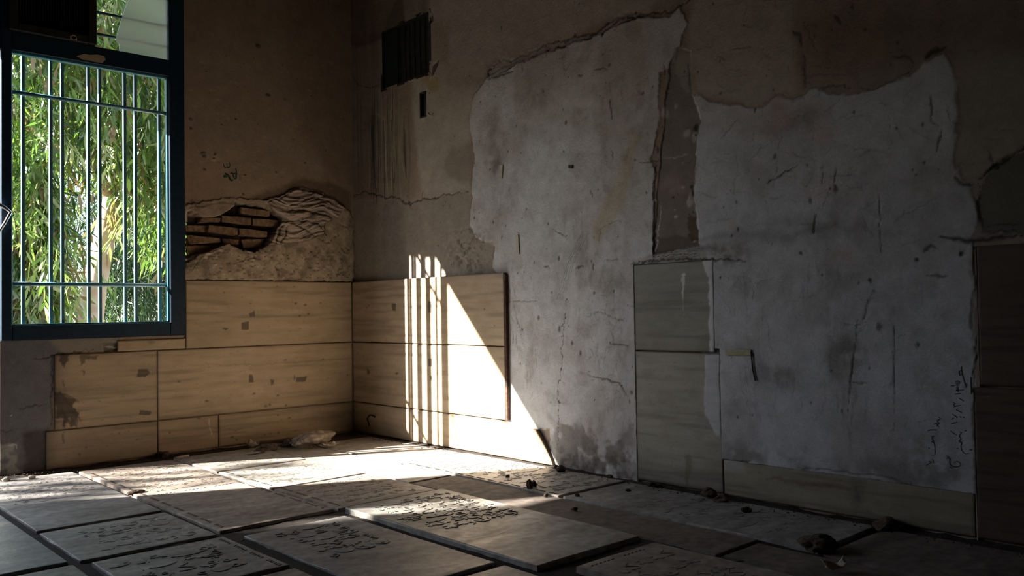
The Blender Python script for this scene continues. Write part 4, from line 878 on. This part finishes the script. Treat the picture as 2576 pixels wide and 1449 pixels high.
def stone(x0, x1, y0, y1, top, mat, label, text=None, tilt=(0, 0), border=None, group='grave stones paving the floor', thick=.06, size=None, w=.0042, lift=.004, rows=5):
    cx, cy = (x0+x1)/2, (y0+y1)/2; hx, hy = (x1-x0)/2, (y1-y0)/2
    root = empty('gravestone', (cx, cy, top-thick)); tag(root, label, 'gravestone', group)
    bm = bmesh.new(); add_box(bm, -hx, hx, -hy, hy, 0, thick); bevel(bm, .006, 2)
    bmesh.ops.subdivide_edges(bm, edges=[e for e in bm.edges if e.calc_length() > .2], cuts=5, use_grid_fill=True)
    for v in bm.verts:
        if abs(abs(v.co.x)-hx) < .012 or abs(abs(v.co.y)-hy) < .012: v.co.x += random.uniform(-.0025, .0025); v.co.y += random.uniform(-.0025, .0025)
    o = bm_obj('slab', bm, mat); o.parent = root
    if text:
        bm = bmesh.new(); z = thick
        for (a, b, c, d, rws) in text: write(bm, a-cx, b-cx, c-cy, d-cy, rws, z, size, w, lift)
        o = bm_obj('inscription', bm, mat); o.parent = root
    if border:
        bm = bmesh.new()
        for (a, b, c, d, step) in border:      # run of short carved ticks from (a,b) to (c,d)
            L = math.hypot(c-a, d-b); n = int(L/step); 
            for i in range(n):
                if i % 8 in (6, 7): continue
                t = i/n; px, py = a+(c-a)*t-cx, b+(d-b)*t-cy
                ribbon(bm, [(px-.007, py-.002, thick), (px+.007, py+.003, thick)], .0035, (0, 0, 1), .0015, False)
        o = bm_obj('border_carving', bm, M_TICKSHADE); o.parent = root
    root.rotation_euler = (tilt[0], tilt[1], 0)
    return root
A, B, C_, D_, E_ = -2.675, -2.09, -1.495, -.88, -.565
G = .018
# column left of A
stone(-3.27, A-G, -2.24, -.92, .0, M_STONE[3], 'plain grave stone with reflected sky blue in its colour at the left edge of the floor below the window')
stone(-3.27, A-G, -.90, -.05, .0, M_STONE[0], 'grave stone at the far left beside the doorway')
stone(-3.27, A-G, -3.60, -2.30, .0, M_STONE[0], 'grave stone in the lower left corner of the floor')
stone(-3.90, -3.30, -1.5, -.05, .0, M_STONE[0], 'grave stone in front of the doorway')
# column A-B
stone(A+G, B-G, -1.63, -.16, .002, M_STONE[0], 'long grave stone at left, inscribed far half, plain near half with pale streak', [(A+.08, B-.05, -1.0, -.28, 8)], size=.062, w=.0032, lift=.003)
stone(A+G, B-G, -2.265, -1.675, .0, M_STONE[0], 'small square grave stone at lower left with long flowing strokes', [(A+.12, B-.05, -2.22, -1.74, 4)], size=.10, w=.0042, lift=.004)
stone(A+G+.02, B-G, -2.915, -2.335, .004, M_STONE[0], 'grave stone at the bottom left with bold swooping script and beaded border', [(A+.10, B-.10, -2.85, -2.42, 4)], size=.13, w=.0058, lift=.006, border=[(B-.05, -2.9, B-.05, -2.36, .018)])
stone(A+G, B-G, -4.1, -2.955, .0, M_STONE[1], 'worn grave stone cut by the bottom edge below the swooping script', [(A+.10, B-.10, -3.9, -3.0, 6)], size=.11, w=.005)
# column B-C
stone(B+G*.6, C_-G, -2.235, -.20, .004, M_STONE[1], 'long rosy grave stone, script at its sunlit end, plain near half', [(B+.09, C_-.06, -1.22, -.30, 9)], size=.075, w=.0036, lift=.0035,
      border=[(B+.045, -.35, B+.045, -2.2, .020), (C_-.045, -.9, C_-.045, -2.2, .020), (B+.08, -1.27, C_-.08, -1.27, .020)])
stone(B+.055, C_-G*2.2, -3.44, -2.375, .0, M_STONE[0], 'broad grave stone front left with a cluster of curved script', [(B+.14, C_-.12, -2.95, -2.46, 6)], size=.10, w=.0055, lift=.006)
stone(B+.06, C_-G*2.2, -4.6, -3.49, .0, M_STONE[2], 'grave stone at the bottom edge in front of the broad one')
# column C-D
stone(C_+G*.5, D_-G*.5, -.845, -.16, .004, M_STONE[2], 'grave stone in full sunlight beside the litter near the window wall', [(C_+.08, D_-.06, -.80, -.25, 5)], size=.07, w=.003, lift=.0028)
stone(C_+G*.5, D_-G*.5, -1.545, -.865, .002, M_STONE[2], 'square sunlit grave stone in front of the litter', [(C_+.08, D_-.06, -1.5, -.92, 6)], size=.07, w=.003, lift=.0028, border=[(C_+.04, -.9, C_+.04, -1.5, .02)])
stone(C_+G*.5, D_-G*.5, -2.235, -1.575, .002, M_STONE[1], 'square grave stone half in sun and half in shade, rows of short script', [(C_+.09, D_-.07, -2.18, -1.62, 6)], size=.075, w=.0036, lift=.0035, border=[(C_+.045, -1.6, C_+.045, -2.2, .02)])
stone(C_+.015, D_-.012, -3.61, -2.285, .012, M_STONE[2], 'large raised grave stone in the centre with dense curling script at its far end', [(C_+.07, D_-.05, -2.98, -2.36, 9)], size=.115, w=.0055, lift=.0065, tilt=(.004, 0))
stone(C_+.105, D_-.055, -4.95, -3.72, .012, M_STONE[1], 'dark flowered grave stone at the lower right foreground', [(C_+.16, D_-.12, -4.3, -3.82, 4)], size=.12, w=.005, lift=.004, border=[(C_+.15, -3.76, D_-.10, -3.76, .022)])
# column D-E : narrow filled strip
stone(D_+.008, E_-.008, -1.96, -.10, .0, M_STONE[2], 'narrow sunlit paving strip between the square and the wall stones', group='narrow earth-stained paving strips')
stone(D_+.008, E_-.008, -3.97, -1.985, -.001, M_DUST, 'long narrow earth-brown paving strip right of the raised stone', group='narrow earth-stained paving strips')
stone(D_+.008, E_-.06, -5.4, -4.0, .0, M_DUST, 'narrow earth-brown paving strip at the dark lower right', group='narrow earth-stained paving strips')
# column along the long wall
stone(E_+.004, -.045, -1.44, -.30, .0, M_STONE[2], 'grave stone at the foot of the sunlit bar shadows in the corner')
stone(E_+.004, -.045, -2.82, -1.46, .006, M_STONE[2], 'grave stone by the broken slab end, half in bright sun, covered in fine script', [(E_+.06, -.09, -2.78, -1.60, 12)], size=.085, w=.0036, lift=.004, border=[(E_+.022, -2.8, E_+.022, -1.5, .012)])
stone(E_+.004, -.055, -4.22, -2.85, .004, M_STONE[0], 'shaded grave stone below the marble pier', [(E_+.06, -.10, -4.0, -3.2, 6)], size=.10, w=.004, lift=.003)
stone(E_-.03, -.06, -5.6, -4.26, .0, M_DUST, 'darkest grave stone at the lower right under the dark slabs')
stone(C_+.1, D_-.05, -6.2, -4.99, .0, M_STONE[0], 'grave stone behind the lower frame edge')

# ================================================================== LITTER AND RUBBLE
def crumple(name, mat, c, sx, sy, sz, seed, label, cat, amp=.28, group=None, sub=4, rz=0.):
    rs = random.Random(seed); bm = bmesh.new(); bmesh.ops.create_icosphere(bm, subdivisions=sub, radius=1)
    dirs = [(Vector((rs.gauss(0, 1), rs.gauss(0, 1), rs.gauss(0, 1))).normalized(), rs.uniform(.45, .95), rs.uniform(-1, 1)) for _ in range(16)]
    for v in bm.verts:
        p = v.co.normalized(); k = 1.
        for d, h, a in dirs:
            t = p.dot(d)
            if t > h: k -= amp*(t-h)/(1-h)*(1 if a > -.35 else -.7)
        k += amp*.30*(abs(math.sin(p.x*11+p.z*6+seed)+math.sin(p.y*9-p.x*5+seed*3))*.5-.4)
        k += amp*.35*(abs(math.sin(p.x*5+seed)*math.sin(p.y*7+seed*2)*math.cos(p.z*6))-.3)
        v.co = Vector((p.x*sx*k, p.y*sy*k, max(p.z*sz*k, -sz*.55)))
    zmin = min(v.co.z for v in bm.verts)
    for v in bm.verts: v.co.z -= zmin
    o = bm_obj(name, bm, mat); o.location = c; o.rotation_euler = (0, 0, rz); return tag(o, label, cat, group)
GL = 'litter heap against the window wall'
def fz(x, y): return .004
x, y = FL(772, 1124); crumple('plastic_bag', M_PLASTIC, (x+.03, y-.02, .0), .165, .085, .068, 3, 'crumpled cloudy plastic bag on the floor against the window wall', 'plastic bag', .38, GL, 5, .1)
x, y = FL(722, 1122); crumple('plastic_bag', M_RAG, (x, y+.01, 0), .08, .06, .04, 9, 'small dark crumpled bag left of the cloudy one', 'plastic bag', .4, GL, 4)
# torn packet
x, y = FL(828, 1110); bm = bmesh.new(); add_box(bm, -.022, .022, -.016, .016, 0, .062); bevel(bm, .002, 1)
o = bm_obj('paper_packet', bm, M_CARD); o.location = (x-.01, y+.05, .002); o.rotation_euler = (0, -.25, .3); tag(o, 'torn yellow and white packet behind the right end of the cloudy bag', 'packet', GL)
def sheet(name, c, sx, sy, curl, mat, label, cat, rz=0., seed=0, group=None, z=.003, n=9):
    rs = random.Random(seed); bm = bmesh.new(); g_ = []
    ph = rs.uniform(0, 6)
    for lay in range(2):
        for i in range(n):
            for j in range(n):
                a, b = (i/(n-1)-.5)*2, (j/(n-1)-.5)*2
                g_.append(bm.verts.new((a*sx, b*sy, curl*(a*a*.8+b*b*.5)+curl*.25*math.sin(a*4+ph)*math.cos(b*3+ph)+curl*.3+(.0012 if lay else 0))))
    for lay in range(2):
        for i in range(n-1):
            for j in range(n-1):
                k = lay*n*n+i*n+j; bm.faces.new((g_[k], g_[k+n], g_[k+n+1], g_[k+1]))
    for i in range(n-1):
        for (k, s_) in ((i, 1), (n*(n-1)+i, 1)): bm.faces.new((g_[k], g_[k+1], g_[n*n+k+1], g_[n*n+k]))
        for k in (i*n, i*n+n-1): bm.faces.new((g_[k], g_[k+n], g_[n*n+k+n], g_[n*n+k]))
    o = bm_obj(name, bm, mat, smooth=True); o.location = (c[0], c[1], z); o.rotation_euler = (0, 0, rz); return tag(o, label, cat, group)
x, y = FL(832, 1127); sheet('paper_scrap', (x, y), .055, .03, .022, M_PAPER, 'curled pale paper scrap on the floor right of the cloudy bag', 'paper scrap', .2, 1, GL)
x, y = FL(640, 1130); sheet('shell_cup', (x, y+.03), .045, .04, .035, M_PAPER, 'curled tan disposable cup lid at the left end of the litter', 'cup lid', .7, 5, GL)
x, y = FL(678, 1134); crumple('rag', M_RAG, (x, y+.02, 0), .12, .05, .036, 12, 'flat brown rag between the cup lid and the bags', 'rag', .4, GL, 4, -.1)
x, y = FL(645, 1144); sheet('dry_leaf', (x, y), .075, .008, .006, M_CLOD, 'long dark dry leaf on the floor in front of the litter', 'dry leaf', .25, 7)
x, y = FL(457, 1153); bm = bmesh.new(); tube(bm, [(-.05, 0, .008), (.0, .004, .010), (.052, .0, .012)], [.006, .009, .007], 8)
o = bm_obj('wood_splinter', bm, M_PAPER, smooth=True); o.location = (x, y, .0); o.rotation_euler = (0, 0, .15); tag(o, 'pale splinter of wood at the foot of the window wall', 'splinter')
x, y = FL(405, 1150); crumple('rubble_lump', M_CLOD, (x, y-.01, -.004), .045, .03, .03, 21, 'black lump of rubble beside the pale splinter under the window wall', 'rubble lump', .3, 'earth clods along the walls', 3)
x, y = FL(342, 1242); crumple('rubble_lump', M_CLOD, (x, y, 0), .045, .022, .014, 22, 'flat dark clod on the joint left of the rosy stone', 'rubble lump', .3, 'earth clods along the walls', 3)
clods = [(1333,1232,.020,.034,'upright dark clod on the joint in the middle of the floor'), (1342,1226,.016,.028,'smaller clod touching the upright one in the middle of the floor'), (1412,1188,.030,.024,'dark clod at the foot of the slanting slab end'), (1401,1181,.022,.016,'little clod tucked against the slanting slab end'),
         (1278,1203,.014,.012,'tiny clod on the sunlit script'), (1374,1250,.016,.012,'tiny clod on the joint right of the upright clod'), (1452,1250,.014,.010,'tiny clod beside the brown strip near the wall stone'), (1545,1202,.020,.014,'clod against the mouldy plaster foot'),
         (1790,1250,.048,.034,'large black clod at the foot of the pier right edge'), (1815,1262,.050,.022,'flat black clod right of the pier'), (1880,1290,.030,.018,'clod on the shaded stone below the skirting slab'), (1445,1285,.018,.010,'flat clod on the brown strip'),
         (2060,1385,.080,.040,'big dark heap of earth in the lower right'), (2230,1330,.060,.030,'dark earth clod at the skirting slab near its right end'), (1655,1222,.040,.018,'clod at the foot of the pier left side'), (1580,1238,.014,.010,'tiny clod on the stone below the pier')]
for i, (px, py, r, h, lb) in enumerate(clods):
    x, y = FL(px, py); x = min(x, -.03-r*.6); crumple('earth_clod', M_CLOD, (x, y, .002), r, r*.8, h, 40+i, lb, 'earth clod', .3, 'earth clods along the walls', 3)
for i, (px, py, r, h, lb) in enumerate([(14,1211,.030,.018,'pale plaster crumb at the far left of the sunlit strip'), (80,1206,.018,.012,'pale plaster crumb right of the first one on the sunlit strip'), (84,1204,.012,.012,'smallest of the pale crumbs under the grey plaster'), (610,1362,.008,.006,'white crumb in the dark joint at the lower left')]):
    x, y = FL(px, py); crumple('plaster_crumb', M_RUBBLE, (x, min(y, -.05), .002), r, r*.8, h, 70+i, lb, 'plaster crumb', .3, 'pale plaster crumbs', 3)
# loose grains strewn along the wall foot: uncountable
vv, ff = [], []
for i in range(900):
    if random.random() < .55: x, y = -abs(random.gauss(.0, .05))-.035, random.uniform(-5.2, -.1)
    else: x, y = random.uniform(-2.6, -.05), -abs(random.gauss(.0, .06))-.03
    r = random.uniform(.002, .007); z = .004+r*.3; b0 = len(vv)
    for dx, dy, dz in ((1,0,0),(-1,0,0),(0,1,0),(0,-1,0),(0,0,.8),(0,0,-.8)): vv.append((x+dx*r*random.uniform(.6, 1.2), y+dy*r*random.uniform(.6, 1.2), z+dz*r*random.uniform(.6, 1.1)))
    for f in ((0,2,4),(2,1,4),(1,3,4),(3,0,4),(2,0,5),(1,2,5),(3,1,5),(0,3,5)): ff.append(tuple(b0+k for k in f))
tag(mesh_obj('grit', vv, ff, M_CLOD, floor), kind='stuff')
x, y = FL(2100, 1440); sheet('paper_scrap', (x, y), .045, .02, .03, M_PAPER, 'curled pale scrap at the bottom edge lower right', 'paper scrap', -.6, 15, None)
x, y = FL(2082, 1428); crumple('plaster_crumb', M_RUBBLE, (x, y, .0), .010, .010, .010, 90, 'small pale crumb beside the curled scrap at the bottom edge', 'plaster crumb', .3, None, 3)
x, y = FL(1836, 1417); bm = bmesh.new(); tube(bm, [(-.055, .02, .005), (0, 0, .009), (.055, -.025, .006)], .0022, 6); o = bm_obj('straw', bm, M_PAPER); o.location = (x, y, -.004); tag(o, 'thin pale dry straw on the dark floor at lower right', 'straw')

# ================================================================== OUTSIDE
def plane(name, x0, x1, y0, y1, z, mat):
    n = 40; vv = []; ff = []
    for i in range(n+1):
        for j in range(n+1): vv.append((x0+(x1-x0)*i/n, y0+(y1-y0)*j/n, z+.06*math.sin(i*1.3)*math.cos(j*.9)-.06))
    for i in range(n):
        for j in range(n): k = i*(n+1)+j; ff.append((k, k+n+1, k+n+2, k+1))
    return mesh_obj(name, vv, ff, mat, smooth=True)
tag(plane('ground', -24, 22, .28, 40, -.02, M_GROUND), kind='structure')

def leaves(name, centers, dirs, size, cols, seed, parent, wid=.13):
    r = np.random.default_rng(seed); n = len(centers)
    d = dirs/np.linalg.norm(dirs, axis=1)[:, None]; a = r.normal(size=(n, 3)); s = np.cross(d, a); s /= np.linalg.norm(s, axis=1)[:, None]; nn = np.cross(s, d)
    L = size*r.uniform(.65, 1.3, n)[:, None]; w_ = L*wid*r.uniform(.7, 1.2, n)[:, None]; bend = L*r.uniform(-.22, .22, n)[:, None]
    p = centers; V = np.stack([p, p+d*L*.35-s*w_+nn*bend*.5, p+d*L*.35+s*w_+nn*bend*.5, p+d*L*.72-s*w_*.7+nn*bend*1.0, p+d*L*.72+s*w_*.7+nn*bend*1.0, p+d*L+nn*bend*1.2], 1)
    V = V.reshape(-1, 3); b0 = (np.arange(n)*6)[:, None]
    T = np.concatenate([b0+np.array([0, 1, 2]), b0+np.array([3, 5, 4])]); Q = b0+np.array([1, 3, 4, 2])
    me = bpy.data.meshes.new(name); me.from_pydata(V.tolist(), [], T.tolist()+Q.tolist()); me.update()
    at = me.color_attributes.new('wear', 'FLOAT_COLOR', 'POINT'); cc = np.ones((n*6, 4), np.float32); cc[:, :3] = np.repeat(cols, 6, axis=0); at.data.foreach_set('color', cc.ravel())
    me.materials.append(M_LEAF); o = link(bpy.data.objects.new(name, me), parent); return o
def foliage(seed, nstr, sampler, size=.15, per=(8, 16), drop=(.25, .7), pal=((.10,.17,.035), (.055,.10,.03), (.16,.22,.06), (.20,.21,.10)), parent=None, name='foliage', wid=.075):
    r = np.random.default_rng(seed); C = []; Dd = []; K = []
    pal = np.array(pal)
    for i in range(nstr):
        p = np.array(sampler(r)); tone = pal[r.integers(len(pal))]*r.uniform(.7, 1.3); n = r.integers(*per); drift = r.normal(size=3)*.35; L = r.uniform(*drop)
        for k in range(n):
            t = k/n; q = p+np.array([drift[0]*t*L, drift[1]*t*L, -t*L])+r.normal(size=3)*.02
            dd = r.normal(size=3)*.40+np.array([drift[0]*.3, drift[1]*.3, -.85]); C.append(q); Dd.append(dd); K.append(tone*r.uniform(.75, 1.25))
    o = leaves(name, np.array(C), np.array(Dd), size, np.array(K), seed, parent, wid); o['kind'] = 'stuff'; return o
def crown(boxes):
    wts = np.array([b[6] for b in boxes], float); wts /= wts.sum()
    def f(r):
        b = boxes[r.choice(len(boxes), p=wts)]
        for _ in range(20):
            q = r.uniform(-1, 1, 3)
            if q@q < 1: break
        return (b[0]+q[0]*b[3], b[1]+q[1]*b[4], b[2]+q[2]*b[5])
    return f
def tree(name, base, trunk, rad, limbs, label, boxes, nstr, seed, size, pal, drop=(.25, .7), per=(8, 16), wid=.075):
    root = empty(name, base); tag(root, label, 'tree', 'trees outside the window')
    bm = bmesh.new(); tube(bm, trunk, rad, 14); reparent(bm_obj('trunk', bm, M_BARK, smooth=True), root)
    for lm, lr in limbs:
        bm = bmesh.new(); tube(bm, lm, lr, 8); reparent(bm_obj('limb', bm, M_BARK, smooth=True), root)
    fo = foliage(seed, nstr, crown(boxes), size, per, drop, pal, None, wid=wid); reparent(fo, root)
    return root
def at(px, py, y):
    x, z = LW(px, py, y); return (x, y, z)
T0 = at(225, 812, 5.2); T1 = at(238, 720, 5.2); T2 = at(262, 600, 5.2); T3 = at(278, 500, 5.2); T4 = at(300, 380, 5.3); T5 = at(330, 220, 5.5)
PAL1 = ((.13,.22,.05), (.08,.14,.04), (.20,.28,.08), (.26,.29,.16), (.04,.08,.03), (.10,.17,.05), (.20,.14,.08))
tree('eucalyptus_tree', (T0[0], T0[1], 0), [(T0[0]-.1, T0[1], -.1), T0, T1, T2, T3, T4, T5, (T5[0]+.3, T5[1], 6.)], [.19, .155, .14, .125, .11, .09, .08, .04],
     [([T3, (T3[0]-.5, 4.7, T3[2]+.7), (T3[0]-1.3, 4.2, T3[2]+1.9)], [.07, .05, .02]), ([T2, (T2[0]+.6, 5.0, T2[2]+.8), (T2[0]+1.6, 4.8, T2[2]+2.2)], [.07, .05, .02]), ([T4, (T4[0]-.8, 5.4, T4[2]+.9)], [.05, .02])],
     'eucalyptus tree with pale trunk and drooping leaves directly outside the barred window',
     [(-1.5, 4.2, 3.9, 1.4, 1.2, 1.3, 5), (-.2, 4.4, 4.1, 1.4, 1.2, 1.3, 5), (-1.32, 4.0, 2.0, .26, .5, .85, 2.4), (.45, 4.9, 2.7, .75, .7, .75, 2.0), (1.0, 5.0, 4.2, 1.2, 1.1, 1.6, 3), (-1.2, 3.8, 5.3, 2.0, 1.2, .9, 3), (-1.3, 4.3, 1.15, .28, .5, .45, 1.0)], 2600, 101, .175, PAL1, drop=(.3, .9), per=(10, 20), wid=.085)
PAL2 = ((.03,.065,.025), (.018,.04,.02), (.05,.09,.035))
tree('pepper_tree', (2.2, 9.0, 0), [(2.2, 9.0, -.1), (2.1, 9.0, 1.4), (2.0, 8.8, 3.2), (1.4, 8.6, 5.2)], [.24, .2, .16, .08],
     [([(2.0, 8.8, 3.0), (.9, 8.4, 4.4)], [.1, .04])], 'darker weeping tree with fine hanging leaves behind the eucalyptus',
     [(1.1, 8.4, 2.4, 1.5, 1.2, 1.6, 4), (1.6, 8.6, 2.1, .95, .8, 1.2, 4), (2.6, 8.8, 3.0, 1.6, 1.4, 2.2, 3), (.0, 9.2, 4.6, 2.6, 1.4, 2.2, 4), (-.6, 9.0, 4.8, 1.5, 1.2, 1.8, 1.6)], 2300, 202, .16, PAL2, drop=(.5, 1.3), per=(12, 26), wid=.05)
# low bushes behind the sill
bush = empty('shrub', (-.9, 6.6, 0)); tag(bush, 'light green leafy shrub at the foot of the eucalyptus', 'shrub')
bm = bmesh.new()
for k in range(7): tube(bm, [(-.9+random.uniform(-.1, .1), 6.6, -.08), (-1.2+k*.12, 6.5+random.uniform(-.2, .2), .7)], [.02, .008], 6)
reparent(bm_obj('stem', bm, M_BARK, smooth=True), bush)
reparent(foliage(303, 260, crown([(-1.3, 6.5, .85, .9, .5, .5, 3), (-.2, 6.8, .75, .6, .5, .4, 1.4)]), .11, (8, 14), (.1, .3), PAL1, wid=.14), bush)
tree('dapple_tree', (-10.6, 2.9, 0), [(-10.6, 2.9, -.1), (-10.6, 2.9, 1.6), (-10.4, 2.9, 3.2), (-10.2, 3.0, 4.6)], [.14, .11, .08, .03], [([(-10.4, 2.9, 3.0), (-10.5, 2.4, 4.2), (-10.5, 2.1, 5.2)], [.05, .03, .015])],  # unseen tree added to thin the sun through doorway and high opening
     'young tree added on the sunny side of the doorway to dapple the light, out of frame to the left', [(-10.0, 3.4, 4.15, 1.1, 1.5, .95, 4), (-10.5, 2.0, 5.2, .8, .65, .9, 1.3)], 330, 404, .15, PAL1, drop=(.15, .4), per=(7, 12), wid=.16)
# unseen low building added across the yard to hold back skylight at the doorway
ob = empty('skylight_block', (-10.5, 6.5, 0)); tag(ob, 'long low plastered block added across the yard to hold back skylight, out of frame to the left', 'building')
reparent(box_obj('walls', -19, -3.4, 5.0, 8.4, -.1, 2.75, simple('skylight_block_plaster', (.30,.25,.20), .9, noise=(.24,.20,.16), bump=.004, bscale=6), None, .01), ob)
reparent(box_obj('roof', -19.2, -3.2, 4.75, 8.6, 2.75, 2.95, M_ROOM, None, .01), ob)
for k in range(4):
    x_ = -16.5+k*3.6; reparent(box_obj('window', x_, x_+1.2, 4.96, 5.02, 1.1, 2.4, M_BLUE, None, .01), ob)
# unseen eave added outside to keep high sun off the upper light
tag(box_obj('shade_eave', -4.6, .9, .28, 1.15, CEIL-.02, CEIL+.12, M_OUTW, None, .01), kind='structure')

# ================================================================== LIGHT
SR, SS = .50, 1.13          # sun path: for each metre along +x it moves .5 m into the room, and falls 1.2 x that
d = Vector((1, -SR, -SR*SS)).normalized()
sun = bpy.data.lights.new('sun', 'SUN'); sun.energy = 42; sun.angle = math.radians(.6); sun.color = (1, .95, .87)
so_ = bpy.data.objects.new('sun', sun); so_.rotation_euler = d.to_track_quat('-Z', 'Y').to_euler(); so_.location = (-8, 5, 6); link(so_)
w_ = bpy.data.worlds.new('sky'); SC.world = w_; w_.use_nodes = True; nt = w_.node_tree
sky = nt.nodes.new('ShaderNodeTexSky'); sky.sky_type = 'NISHITA'; sky.sun_disc = False; sky.sun_elevation = math.atan(SR*SS/math.hypot(1, SR)); sky.sun_rotation = math.atan2(-1, SR); sky.dust_density = .6; sky.air_density = 1.0; sky.ozone_density = 3.0
bg = nt.nodes['Background']; hs = nt.nodes.new('ShaderNodeHueSaturation'); hs.inputs['Saturation'].default_value = .6; nt.links.new(sky.outputs[0], hs.inputs['Color']); nt.links.new(hs.outputs[0], bg.inputs[0]); bg.inputs[1].default_value = .68

cam = bpy.data.cameras.new('camera'); co = bpy.data.objects.new('camera', cam); link(co); SC.camera = co
cam.sensor_fit = 'HORIZONTAL'; cam.sensor_width = 36; cam.lens = FPX/W*36; cam.clip_start = .05; cam.clip_end = 200
Mx = Matrix(((AR[0], AU[0], -AF[0], CX), (AR[1], AU[1], -AF[1], CY), (AR[2], AU[2], -AF[2], CZ), (0, 0, 0, 1))); co.matrix_world = Mx
vs_ = SC.view_settings; SC.display_settings.display_device = 'sRGB'; vs_.view_transform = 'Standard'; vs_.look = 'None'; vs_.gamma = 1; vs_.exposure = .15; vs_.use_curve_mapping = False
SC.cycles.use_denoising = True; SC.cycles.max_bounces = 10; SC.cycles.diffuse_bounces = 6; SC.cycles.sample_clamp_indirect = 8
